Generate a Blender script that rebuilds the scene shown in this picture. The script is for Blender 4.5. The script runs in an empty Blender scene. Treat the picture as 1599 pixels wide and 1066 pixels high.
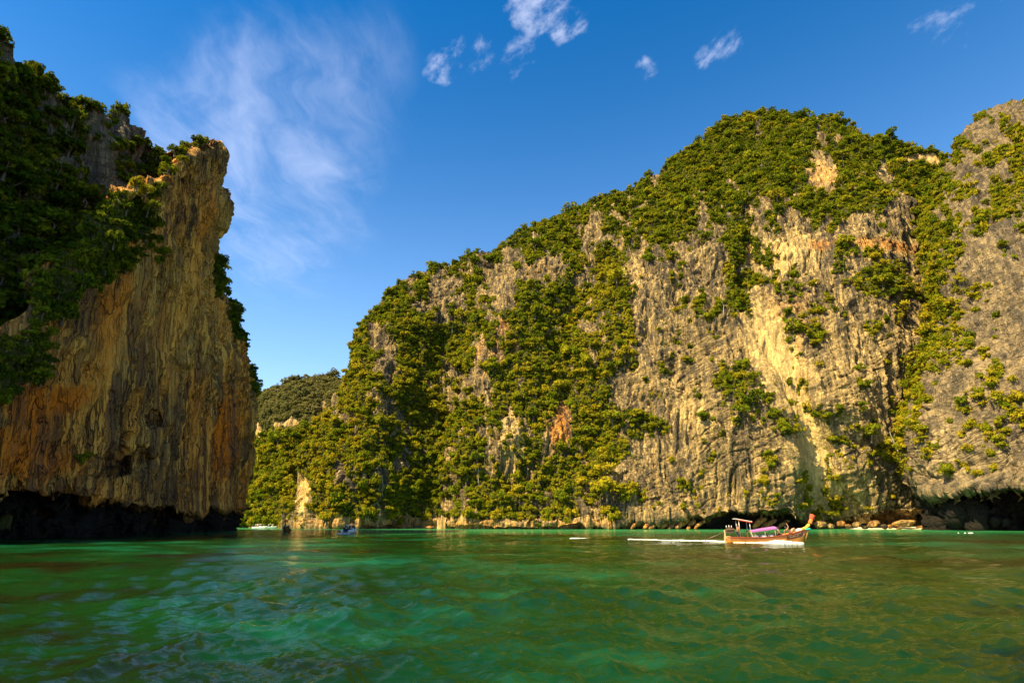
import bpy, bmesh, math, random
import numpy as np
from mathutils import Vector, Matrix

scene = bpy.context.scene
C = scene.collection
rad = math.radians

# ------------------------------------------------------------------ camera, sky, sun, exposure
CAM_H = 2.0
PITCH = rad(17.74)
FPX = 888.0                     # focal length in pixels of the 1599 px wide photograph
CX, CY = 799.5, 533.0
cam_data = bpy.data.cameras.new('camera')
cam_data.sensor_width = 36.0
cam_data.lens = 36.0 * FPX / 1599.0
cam_data.clip_start = 0.1
cam_data.clip_end = 12000.0
cam = bpy.data.objects.new('camera', cam_data)
cam.location = (0, 0, CAM_H)
cam.rotation_euler = (math.pi / 2 + PITCH, 0, 0)
C.objects.link(cam)
scene.camera = cam

SUN_AZ = rad(-129.0)             # clockwise from +Y: behind the camera's left shoulder
SUN_EL = rad(50.0)
sun_vec = Vector((math.sin(SUN_AZ) * math.cos(SUN_EL), math.cos(SUN_AZ) * math.cos(SUN_EL), math.sin(SUN_EL)))
sun_data = bpy.data.lights.new('sun', 'SUN')
sun_data.energy = 3.9
sun_data.angle = rad(0.5)
sun_data.color = (1.0, 0.82, 0.46)
sun = bpy.data.objects.new('sun', sun_data)
sun.rotation_euler = (-sun_vec).to_track_quat('-Z', 'Y').to_euler()
sun.location = sun_vec * 500
C.objects.link(sun)

scene.view_settings.view_transform = 'Standard'
scene.view_settings.look = 'None'
scene.view_settings.exposure = 1.78
scene.view_settings.gamma = 1.0
scene.view_settings.use_curve_mapping = False
scene.cycles.max_bounces = 6
scene.cycles.diffuse_bounces = 3
scene.cycles.glossy_bounces = 2
scene.cycles.transmission_bounces = 2
scene.cycles.use_denoising = True


class NT:
    """Small helper for writing node trees."""
    def __init__(self, tree):
        self.t = tree
        self.n = tree.nodes
        self.l = tree.links

    def new(self, kind, **kw):
        nd = self.n.new(kind)
        for k, v in kw.items():
            setattr(nd, k, v)
        return nd

    def put(self, sock, v):
        if isinstance(v, bpy.types.NodeSocket):
            self.l.new(v, sock)
        elif v is not None:
            if hasattr(sock, 'default_value'):
                dv = sock.default_value
                if hasattr(dv, '__len__') and not isinstance(v, (int, float)):
                    v = tuple(v)
                    if len(dv) == 4 and len(v) == 3:
                        v = v + (1.0,)
                sock.default_value = v

    def math(self, op, a, b=None, c=None, clamp=False):
        nd = self.new('ShaderNodeMath', operation=op, use_clamp=clamp)
        self.put(nd.inputs[0], a)
        self.put(nd.inputs[1], b)
        self.put(nd.inputs[2], c)
        return nd.outputs[0]

    def vmath(self, op, a, b=None, scale=None):
        nd = self.new('ShaderNodeVectorMath', operation=op)
        self.put(nd.inputs[0], a)
        self.put(nd.inputs[1], b)
        if scale is not None:
            self.put(nd.inputs['Scale'], scale)
        return nd.outputs['Value'] if op in ('DOT_PRODUCT', 'LENGTH', 'DISTANCE') else nd.outputs[0]

    def mix(self, f, a, b, blend='MIX'):
        nd = self.new('ShaderNodeMix', data_type='RGBA', blend_type=blend)
        self.put(nd.inputs['Factor'], f)
        self.put(nd.inputs[6], a)
        self.put(nd.inputs[7], b)
        return nd.outputs[2]

    def noise(self, vec, scale, detail=3.0, rough=0.55, distort=0.0):
        nd = self.new('ShaderNodeTexNoise')
        self.put(nd.inputs['Vector'], vec)
        self.put(nd.inputs['Scale'], scale)
        self.put(nd.inputs['Detail'], detail)
        self.put(nd.inputs['Roughness'], rough)
        self.put(nd.inputs['Distortion'], distort)
        return nd.outputs['Fac']

    def ramp(self, x, a, b, lo=0.0, hi=1.0, smooth=True):
        nd = self.new('ShaderNodeMapRange', interpolation_type='SMOOTHSTEP' if smooth else 'LINEAR')
        self.put(nd.inputs['Value'], x)
        self.put(nd.inputs['From Min'], a)
        self.put(nd.inputs['From Max'], b)
        self.put(nd.inputs['To Min'], lo)
        self.put(nd.inputs['To Max'], hi)
        return nd.outputs['Result']


def mapping(nt, vec, scale=(1, 1, 1), rot=(0, 0, 0), loc=(0, 0, 0)):
    nd = nt.new('ShaderNodeMapping')
    nt.put(nd.inputs['Vector'], vec)
    nd.inputs['Scale'].default_value = scale
    nd.inputs['Rotation'].default_value = rot
    nd.inputs['Location'].default_value = loc
    return nd.outputs[0]


def px_dir(x, y):
    a = (CY - y) / FPX
    v = Vector(((x - CX) / FPX, math.cos(PITCH) - a * math.sin(PITCH), math.sin(PITCH) + a * math.cos(PITCH)))
    return v


# ---- world: Nishita sky, with thin clouds far out in the sky
world = bpy.data.worlds.new('World')
scene.world = world
world.use_nodes = True
w = NT(world.node_tree)
for nd in list(w.n):
    w.n.remove(nd)
sky = w.new('ShaderNodeTexSky', sky_type='NISHITA')
sky.sun_disc = False
sky.sun_elevation = SUN_EL
sky.sun_rotation = SUN_AZ
sky.altitude = 0.0
sky.air_density = 1.0
sky.dust_density = 1.2
sky.ozone_density = 3.0
hsv = w.new('ShaderNodeHueSaturation')
hsv.inputs['Saturation'].default_value = 1.62
hsv.inputs['Value'].default_value = 1.0
w.l.new(sky.outputs[0], hsv.inputs['Color'])
tc = w.new('ShaderNodeTexCoord')
vec = w.vmath('NORMALIZE', tc.outputs['Generated'])
sep = w.new('ShaderNodeSeparateXYZ')
w.l.new(vec, sep.inputs[0])
zz = w.math('MAXIMUM', sep.outputs['Z'], 0.02)
plane = w.new('ShaderNodeCombineXYZ')
w.put(plane.inputs[0], w.math('DIVIDE', sep.outputs['X'], zz))
w.put(plane.inputs[1], w.math('DIVIDE', sep.outputs['Y'], zz))
wn = w.new('ShaderNodeTexNoise')
w.put(wn.inputs['Vector'], plane.outputs[0])
wn.inputs['Scale'].default_value = 1.6
wn.inputs['Detail'].default_value = 3
warp = w.vmath('ADD', plane.outputs[0], w.vmath('SCALE', w.vmath('SUBTRACT', wn.outputs['Color'], (0.5, 0.5, 0.5)), scale=0.55))
wisp = w.noise(mapping(w, warp, scale=(2.6, 1.0, 1), rot=(0, 0, rad(18))), 2.3, 6.0, 0.6)
cv = mapping(w, mapping(w, vec, rot=(0, rad(35), 0)), scale=(0.75, 0.9, 1.2))
puff = w.noise(cv, 14.0, 9.0, 0.62, 0.5)
puff2 = w.noise(cv, 44.0, 6.0, 0.62, 0.3)


def sky_spot(x, y, r_in, r_out):
    d = px_dir(x, y).normalized()
    dot = w.vmath('DOT_PRODUCT', vec, tuple(d))
    return w.ramp(dot, math.cos(rad(r_out)), math.cos(rad(r_in)))


acc = None
for (x, y, a, b, s) in [(450, 200, 1, 13, .6), (540, 100, 1, 9, .35), (360, 250, 1, 12, .6), (430, 330, 1, 12, .5), (250, 230, 1, 7, .4)]:
    m = w.math('MULTIPLY', sky_spot(x, y, a, b), s)
    acc = m if acc is None else w.math('MAXIMUM', acc, m)
cl1 = w.ramp(w.math('ADD', w.math('MULTIPLY', acc, 0.62), w.math('MULTIPLY', wisp, 0.95)), 0.56, 1.22, 0.0, 0.36)
cl1 = w.math('MULTIPLY', cl1, w.ramp(acc, 0.0, 0.6))
acc = None
for (x, y, a, b, s) in [(835, 2, .3, 4.2, .95), (880, 22, .3, 3.6, .95), (735, 84, .3, 3.6, .9), (690, 104, .3, 2.8, .95), (812, 92, .2, 3.2, .75), (1128, 68, .2, 2.4, .95), (1108, 88, .2, 2.0, .95), (1003, 113, .1, 2.2, .6),
                        (663, 190, .1, 2.2, .55), (1500, 24, .6, 5.0, .45), (1590, 15, .5, 4, .4), (760, 40, .1, 2.4, .4)]:
    m = w.math('MULTIPLY', sky_spot(x, y, a, b), s)
    acc = m if acc is None else w.math('MAXIMUM', acc, m)
cl2 = w.math('ADD', w.math('MULTIPLY', puff, 0.75), w.math('MULTIPLY', puff2, 0.35))
cl2 = w.ramp(w.math('ADD', w.math('MULTIPLY', acc, 0.30), cl2), 0.76, 1.05)
cl2 = w.math('MULTIPLY', cl2, w.ramp(acc, 0.0, 0.5))
cover = w.math('MAXIMUM', cl1, w.math('MULTIPLY', cl2, 0.48))
hz = w.math('POWER', w.math('SUBTRACT', 1.0, zz, clamp=True), 3.3)
hazy = w.mix(w.math('MULTIPLY', hz, 0.72), hsv.outputs[0], (6.4, 8.2, 10.8))
cloud_col = w.mix(cover, hazy, (6.0, 6.2, 7.4))
bg = w.new('ShaderNodeBackground')
w.l.new(cloud_col, bg.inputs['Color'])
bg.inputs['Strength'].default_value = 0.062
wo = w.new('ShaderNodeOutputWorld')
w.l.new(bg.outputs[0], wo.inputs['Surface'])


# ------------------------------------------------------------------ numeric helpers
def hash3(ix, iy, iz, seed):
    h = (ix.astype(np.int64) * 374761393 + iy.astype(np.int64) * 668265263 + iz.astype(np.int64) * 2147483647 + seed * 1274126177) & 0xFFFFFFFF
    h = ((h ^ (h >> 13)) * 1274126177) & 0xFFFFFFFF
    h = ((h ^ (h >> 16)) * 2246822519) & 0xFFFFFFFF
    return ((h ^ (h >> 15)) & 0xFFFF).astype(np.float32) / 65535.0


def vnoise(p, seed=0):
    """Smooth value noise in 0..1; p is (N,3)."""
    f = np.floor(p)
    i = f.astype(np.int64)
    t = (p - f).astype(np.float32)
    t = t * t * t * (t * (t * 6 - 15) + 10)
    out = 0
    for dx in (0, 1):
        wx = t[:, 0] if dx else 1 - t[:, 0]
        for dy in (0, 1):
            wy = t[:, 1] if dy else 1 - t[:, 1]
            for dz in (0, 1):
                wz = t[:, 2] if dz else 1 - t[:, 2]
                out = out + hash3(i[:, 0] + dx, i[:, 1] + dy, i[:, 2] + dz, seed) * (wx * wy * wz)
    return out


def fbm(p, octaves=4, gain=0.5, seed=0):
    s = 0
    a = 1.0
    tot = 0
    for k in range(octaves):
        s = s + a * (vnoise(p * (2.03 ** k) + 17.3 * k, seed + k) * 2 - 1)
        tot += a
        a *= gain
    return s / tot


def ridged(p, octaves=3, gain=0.5, seed=0):
    s = 0
    a = 1.0
    tot = 0
    for k in range(octaves):
        n = 1 - np.abs(vnoise(p * (2.07 ** k) + 9.1 * k, seed + k) * 2 - 1) * 1.6
        s = s + a * n
        tot += a
        a *= gain
    return s / tot


def sstep(x, a, b):
    t = np.clip((x - a) / (b - a), 0, 1)
    return t * t * (3 - 2 * t)


def tps(points, xs, ys, smooth=0.0):
    """Thin plate spline through (x, y, value) points, evaluated on xs, ys (pixels)."""
    pts = np.array(points, float)
    q = pts[:, :2] / 400.0
    n = len(q)

    def U(r2):
        return np.where(r2 > 1e-12, r2 * np.log(np.maximum(r2, 1e-12)), 0)
    K = U(((q[:, None] - q[None]) ** 2).sum(2)) + np.eye(n) * smooth
    Pm = np.hstack([np.ones((n, 1)), q])
    A = np.vstack([np.hstack([K, Pm]), np.hstack([Pm.T, np.zeros((3, 3))])])
    sol = np.linalg.solve(A, np.concatenate([pts[:, 2], np.zeros(3)]))
    x = xs.ravel() / 400.0
    y = ys.ravel() / 400.0
    out = sol[n] + sol[n + 1] * x + sol[n + 2] * y
    for k in range(n):
        out = out + sol[k] * U((x - q[k, 0]) ** 2 + (y - q[k, 1]) ** 2)
    return out.reshape(xs.shape)


def blobs(xs, ys, items):
    """Max of soft rotated ellipses (cx, cy, rx, ry, angle in degrees, strength)."""
    out = np.zeros(xs.shape, np.float32)
    for (cx, cy, rx, ry, ang, s) in items:
        c, sn = math.cos(rad(ang)), math.sin(rad(ang))
        dx, dy = xs - cx, ys - cy
        u = (dx * c + dy * sn) / rx
        v = (-dx * sn + dy * c) / ry
        d = u * u + v * v
        out = np.maximum(out, s * np.exp(-0.9 * d * d))
    return out


def pl(v, pts):
    """Piecewise linear y(x) through pts sorted by the first number."""
    p = np.array(pts, float)
    return np.interp(v, p[:, 0], p[:, 1])


def to_world(xs, ys, D):
    a = (CY - ys) / FPX
    Yd = math.cos(PITCH) - a * math.sin(PITCH)
    Zd = math.sin(PITCH) + a * math.cos(PITCH)
    return np.stack([(xs - CX) / FPX / Yd * D, D, Zd / Yd * D + CAM_H], -1)


def spot(x, y, D):
    return Vector(to_world(np.array(float(x)), np.array(float(y)), np.array(float(D))))


def on_water(x, y):
    """The point of the sea that the line of sight at (x, y) meets."""
    d = px_dir(x, y)
    k = -CAM_H / d.z
    return Vector((d.x * k, d.y * k, 0))


def grid_normals(P):
    du = np.gradient(P, axis=0)
    dv = np.gradient(P, axis=1)
    n = np.cross(du, dv)
    n /= np.maximum(np.linalg.norm(n, axis=2, keepdims=True), 1e-9)
    view = P - np.array([0, 0, CAM_H])
    flip = (n * view).sum(2, keepdims=True) > 0
    return np.where(flip, -n, n)


def set_attr(me, name, arr):
    at = me.attributes.new(name, 'FLOAT_COLOR', 'POINT')
    at.data.foreach_set('color', np.ascontiguousarray(arr, np.float32).ravel())


def mesh_from_arrays(name, V, quads, tris=None):
    me = bpy.data.meshes.new(name)
    V = np.ascontiguousarray(V, np.float32)
    quads = np.ascontiguousarray(quads, np.int32)
    nq = len(quads)
    nt_ = 0 if tris is None else len(tris)
    me.vertices.add(len(V))
    me.vertices.foreach_set('co', V.ravel())
    loops = quads.ravel()
    starts = np.arange(nq, dtype=np.int32) * 4
    if nt_:
        tris = np.ascontiguousarray(tris, np.int32)
        starts = np.concatenate([starts, nq * 4 + np.arange(nt_, dtype=np.int32) * 3])
        loops = np.concatenate([loops, tris.ravel()])
    me.loops.add(len(loops))
    me.loops.foreach_set('vertex_index', loops)
    me.polygons.add(nq + nt_)
    me.polygons.foreach_set('loop_start', starts)
    me.update(calc_edges=True)
    me.validate()
    return me


def grid_quads(nu, nv, off=0):
    i = np.arange(nu * nv).reshape(nu, nv) + off
    return np.stack([i[:-1, :-1], i[1:, :-1], i[1:, 1:], i[:-1, 1:]], -1).reshape(-1, 4)


def link(name, me, mat=None, parent=None, **props):
    o = bpy.data.objects.new(name, me)
    C.objects.link(o)
    if mat is not None and len(me.materials) == 0:
        me.materials.append(mat)
    if parent is not None:
        o.parent = parent
    for k, v in props.items():
        o[k] = v
    return o


def empty(name, label, cat, loc=(0, 0, 0), rotz=0.0, group=None):
    o = bpy.data.objects.new(name, None)
    C.objects.link(o)
    o.location = loc
    o.rotation_euler = (0, 0, rotz)
    o.empty_display_size = 0.5
    o['label'] = label
    o['category'] = cat
    if group:
        o['group'] = group
    return o


# ------------------------------------------------------------------ materials
def simple_mat(name, col, rough=0.6, metal=0.0, vary=0.12, scale=3.0, bump=0.0):
    m = bpy.data.materials.new(name)
    m.use_nodes = True
    nt = NT(m.node_tree)
    b = nt.n['Principled BSDF']
    tcn = nt.new('ShaderNodeTexCoord')
    n = nt.noise(tcn.outputs['Object'], scale, 4, 0.6)
    c = nt.mix(n, tuple(x * (1 - vary) for x in col), tuple(min(1, x * (1 + vary)) for x in col))
    nt.put(b.inputs['Base Color'], c)
    b.inputs['Roughness'].default_value = rough
    b.inputs['Metallic'].default_value = metal
    if bump:
        bp = nt.new('ShaderNodeBump')
        bp.inputs['Strength'].default_value = bump
        bp.inputs['Distance'].default_value = 0.02
        nt.put(bp.inputs['Height'], nt.noise(tcn.outputs['Object'], scale * 6, 4, 0.6))
        nt.l.new(bp.outputs[0], b.inputs['Normal'])
    return m


def rock_mat(name, grey, cream, ochre, tilt=0.0, streak=1.0, bed_tilt=25.0, crack=0.75, lo=0.5, hi=0.92, dark=0.85, warp_m=4.0, zs=0.075):
    """Limestone: grey weathered faces, cream fresh faces, iron-stained streaks, dark water stains and cracks."""
    m = bpy.data.materials.new(name)
    m.use_nodes = True
    nt = NT(m.node_tree)
    b = nt.n['Principled BSDF']
    geo = nt.new('ShaderNodeNewGeometry')
    pos = geo.outputs['Position']
    A = nt.new('ShaderNodeAttribute', attribute_name='masks')
    sA = nt.new('ShaderNodeSeparateColor')
    nt.l.new(A.outputs['Color'], sA.inputs[0])
    veg, pale, rust = sA.outputs[0], sA.outputs[1], sA.outputs[2]
    wet_shade = A.outputs['Alpha']
    wn = nt.new('ShaderNodeTexNoise')
    nt.put(wn.inputs['Vector'], pos)
    wn.inputs['Scale'].default_value = 0.07
    wn.inputs['Detail'].default_value = 4
    warp = nt.vmath('ADD', pos, nt.vmath('SCALE', nt.vmath('SUBTRACT', wn.outputs['Color'], (.5, .5, .5)), scale=warp_m))
    sv = mapping(nt, mapping(nt, warp, rot=(0, tilt, 0)), scale=(1, 1, zs))
    s_big = nt.noise(sv, 0.16, 4, 0.6)
    s_mid = nt.noise(sv, 0.55, 5, 0.65)
    s_fine = nt.noise(sv, 1.8, 4, 0.6)
    patch = nt.noise(warp, 0.06, 4, 0.6)
    gran = nt.noise(pos, 0.7, 7, 0.68)
    # grey to cream
    f = nt.math('ADD', nt.math('MULTIPLY', s_mid, 0.55 * streak), nt.math('MULTIPLY', gran, 0.75 - 0.3 * streak))
    f = nt.math('ADD', f, nt.math('MULTIPLY', pale, 0.28))
    f = nt.ramp(nt.math('ADD', f, nt.math('MULTIPLY', patch, 0.25)), lo, hi)
    col = nt.mix(f, grey, cream)
    # iron staining
    rf = nt.math('ADD', nt.math('MULTIPLY', s_big, 0.7), nt.math('MULTIPLY', s_fine, 0.4))
    rf = nt.math('MULTIPLY', nt.ramp(nt.math('ADD', rf, nt.math('MULTIPLY', rust, 0.35)), 0.55, 0.88), nt.math('ADD', nt.math('MULTIPLY', rust, 0.85), 0.10), clamp=True)
    col = nt.mix(rf, col, ochre)
    # dark lichen and water streaks
    df = nt.ramp(nt.math('ADD', nt.math('MULTIPLY', s_mid, 0.55), nt.math('MULTIPLY', s_big, 0.5)), 0.44, 0.60, 1.0, 0.0)
    df = nt.math('MULTIPLY', df, nt.math('SUBTRACT', dark, nt.math('MULTIPLY', pale, 0.55)), clamp=True)
    col = nt.mix(df, col, (0.055, 0.047, 0.036))
    # joints of the bedding: stretched cells, their borders dark
    jv = mapping(nt, mapping(nt, warp, rot=(0, rad(bed_tilt), 0)), scale=(0.16, 0.16, 0.42))
    vo = nt.new('ShaderNodeTexVoronoi', feature='DISTANCE_TO_EDGE')
    nt.put(vo.inputs['Vector'], jv)
    vo.inputs['Scale'].default_value = 1.0
    cr = nt.ramp(vo.outputs['Distance'], 0.0, 0.09, 1.0, 0.0)
    cr = nt.math('MULTIPLY', cr, nt.ramp(patch, 0.38, 0.6, 0.2 * crack, crack))
    cr = nt.math('MULTIPLY', cr, nt.math('SUBTRACT', 1.0, nt.math('MULTIPLY', pale, 0.8)))
    col = nt.mix(cr, col, (0.05, 0.04, 0.028))
    # seams between the tilted beds
    st = nt.new('ShaderNodeAttribute', attribute_name='strata')
    bv = mapping(nt, mapping(nt, warp, rot=(0, rad(bed_tilt), 0)), scale=(0.07, 0.07, 1.0))
    sm = nt.math('ABSOLUTE', nt.math('SUBTRACT', nt.noise(bv, 0.42, 4, 0.65, 0.15), 0.5))
    sm = nt.math('MULTIPLY', nt.ramp(sm, 0.0, 0.035, 1.0, 0.0), nt.math('MULTIPLY', nt.math('MULTIPLY', st.outputs['Fac'], nt.ramp(patch, 0.36, 0.6, 0.1, 1.0)), nt.ramp(gran, 0.35, 0.6, 0.2, 0.9)), clamp=True)
    bt = nt.noise(bv, 0.8, 4, 0.6)
    col = nt.mix(nt.math('MULTIPLY', st.outputs['Fac'], nt.ramp(bt, 0.45, 0.7, 0.0, 0.45), clamp=True), col, cream)
    col = nt.mix(sm, col, (0.045, 0.034, 0.02))
    # clefts: thin dark lines that run down the face
    cl = nt.math('ABSOLUTE', nt.math('SUBTRACT', nt.noise(sv, 0.42, 3, 0.55), 0.5))
    cl = nt.ramp(cl, 0.0, 0.022, 1.0, 0.0)
    cl2 = nt.math('ABSOLUTE', nt.math('SUBTRACT', nt.noise(sv, 1.1, 3, 0.55), 0.5))
    cl = nt.math('MAXIMUM', cl, nt.math('MULTIPLY', nt.ramp(cl2, 0.0, 0.03, 1.0, 0.0), 0.7))
    cl = nt.math('MULTIPLY', cl, nt.math('SUBTRACT', nt.math('SUBTRACT', 0.85 * min(1.0, streak), nt.math('MULTIPLY', pale, 0.5)), nt.math('MULTIPLY', st.outputs['Fac'], 0.45)), clamp=True)
    col = nt.mix(cl, col, (0.03, 0.024, 0.016))
    # green film and soil between the plants
    gn = nt.noise(pos, 1.1, 5, 0.6)
    under = nt.mix(gn, (0.022, 0.028, 0.006), (0.10, 0.095, 0.02))
    vf = nt.ramp(nt.math('ADD', veg, nt.math('MULTIPLY', nt.math('SUBTRACT', gran, 0.5), 0.6)), 0.3, 0.62)
    col = nt.mix(vf, col, under)
    # near-black algae colour that also paints the shade of undercuts and hollows
    wf = nt.ramp(nt.math('ADD', wet_shade, nt.math('MULTIPLY', nt.math('SUBTRACT', gran, 0.5), 0.9)), 0.3, 0.75)
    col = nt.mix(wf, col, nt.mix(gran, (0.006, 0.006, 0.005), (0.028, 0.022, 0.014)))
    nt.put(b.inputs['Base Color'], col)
    b.inputs['Roughness'].default_value = 0.9
    b.inputs['Specular IOR Level'].default_value = 0.15
    h = nt.math('ADD', nt.math('MULTIPLY', s_mid, 1.3), nt.math('MULTIPLY', gran, 1.5))
    h = nt.math('ADD', h, nt.math('MULTIPLY', s_fine, 0.6))
    h = nt.math('SUBTRACT', h, nt.math('ADD', nt.math('MULTIPLY', cr, 0.9), nt.math('ADD', nt.math('MULTIPLY', cl, 1.1), nt.math('MULTIPLY', sm, 1.2))))
    bp = nt.new('ShaderNodeBump')
    bp.inputs['Strength'].default_value = 0.9
    bp.inputs['Distance'].default_value = 0.7
    nt.put(bp.inputs['Height'], h)
    nt.l.new(bp.outputs[0], b.inputs['Normal'])
    return m


M_main = rock_mat('limestone_sunlit_bay', (0.21, 0.148, 0.066), (0.64, 0.435, 0.155), (0.55, 0.22, 0.035), tilt=0.0, streak=1.0, crack=0.45)
M_left = rock_mat('limestone_ochre', (0.38, 0.165, 0.026), (0.86, 0.455, 0.08), (0.82, 0.21, 0.006), tilt=rad(10), streak=1.3, crack=0.08, lo=0.54, hi=0.84, dark=0.66, warp_m=1.8, zs=0.045)
M_right = rock_mat('limestone_grey', (0.19, 0.138, 0.072), (0.46, 0.33, 0.15), (0.36, 0.2, 0.08), tilt=rad(10), streak=0.6, bed_tilt=28, crack=0.6)


def leaf_mat(name, dark, mid, light):
    m = bpy.data.materials.new(name)
    m.use_nodes = True
    nt = NT(m.node_tree)
    for nd in list(nt.n):
        nt.n.remove(nd)
    oi = nt.new('ShaderNodeObjectInfo')
    tint = nt.new('ShaderNodeAttribute', attribute_type='INSTANCER', attribute_name='tint')
    geo = nt.new('ShaderNodeNewGeometry')
    isl = geo.outputs['Random Per Island']
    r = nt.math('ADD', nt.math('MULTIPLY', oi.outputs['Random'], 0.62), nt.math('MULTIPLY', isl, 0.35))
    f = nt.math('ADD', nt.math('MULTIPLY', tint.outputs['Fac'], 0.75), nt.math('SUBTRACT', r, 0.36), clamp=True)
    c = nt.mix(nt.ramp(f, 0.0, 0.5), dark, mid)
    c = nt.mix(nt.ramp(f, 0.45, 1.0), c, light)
    d = nt.new('ShaderNodeBsdfDiffuse')
    t = nt.new('ShaderNodeBsdfTranslucent')
    nt.put(d.inputs['Color'], c)
    nt.put(t.inputs['Color'], nt.mix(0.5, c, (0.12, 0.13, 0.01)))
    mx = nt.new('ShaderNodeMixShader')
    mx.inputs[0].default_value = 0.38
    nt.l.new(d.outputs[0], mx.inputs[1])
    nt.l.new(t.outputs[0], mx.inputs[2])
    out = nt.new('ShaderNodeOutputMaterial')
    nt.l.new(mx.outputs[0], out.inputs[0])
    return m


M_leaf = leaf_mat('leaves', (0.045, 0.075, 0.005), (0.165, 0.195, 0.009), (0.38, 0.29, 0.014))
M_leaf_haze = leaf_mat('leaves_hazed', (0.085, 0.088, 0.03), (0.17, 0.155, 0.05), (0.24, 0.205, 0.065))  # greyer leaf colour paints haze over the far hill
M_bark = simple_mat('bark', (0.11, 0.08, 0.05), 0.9, vary=0.3, scale=4)
M_bark_pale = simple_mat('pale_bark', (0.36, 0.31, 0.23), 0.9, vary=0.25, scale=4)

# ------------------------------------------------------------------ the cliffs
def bedding(p, n, spacing, seed, wob=0.35):
    """Layered rock: every bed stands out or back by its own amount, with a recessed joint under it."""
    u = (p @ np.array(n, np.float32)) / spacing + fbm(p / 14.0, 2, 0.5, seed) * wob * 4
    k = np.floor(u)
    f = u - k
    off = hash3(k.astype(np.int64), np.zeros(len(k), np.int64), np.zeros(len(k), np.int64), seed)
    blk = np.floor((p[:, 0] + p[:, 2] * 0.3) / (spacing * 1.8) + off * 7 + fbm(p / 6.0, 2, 0.5, seed + 5) * 0.9)
    off2 = hash3(k.astype(np.int64), blk.astype(np.int64), np.ones(len(k), np.int64), seed + 3)
    joint = sstep(np.abs(f - 0.5), 0.40, 0.5)
    return off * 0.5 + off2 * 0.7 - joint * 0.8


MASSES = {}


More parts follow.
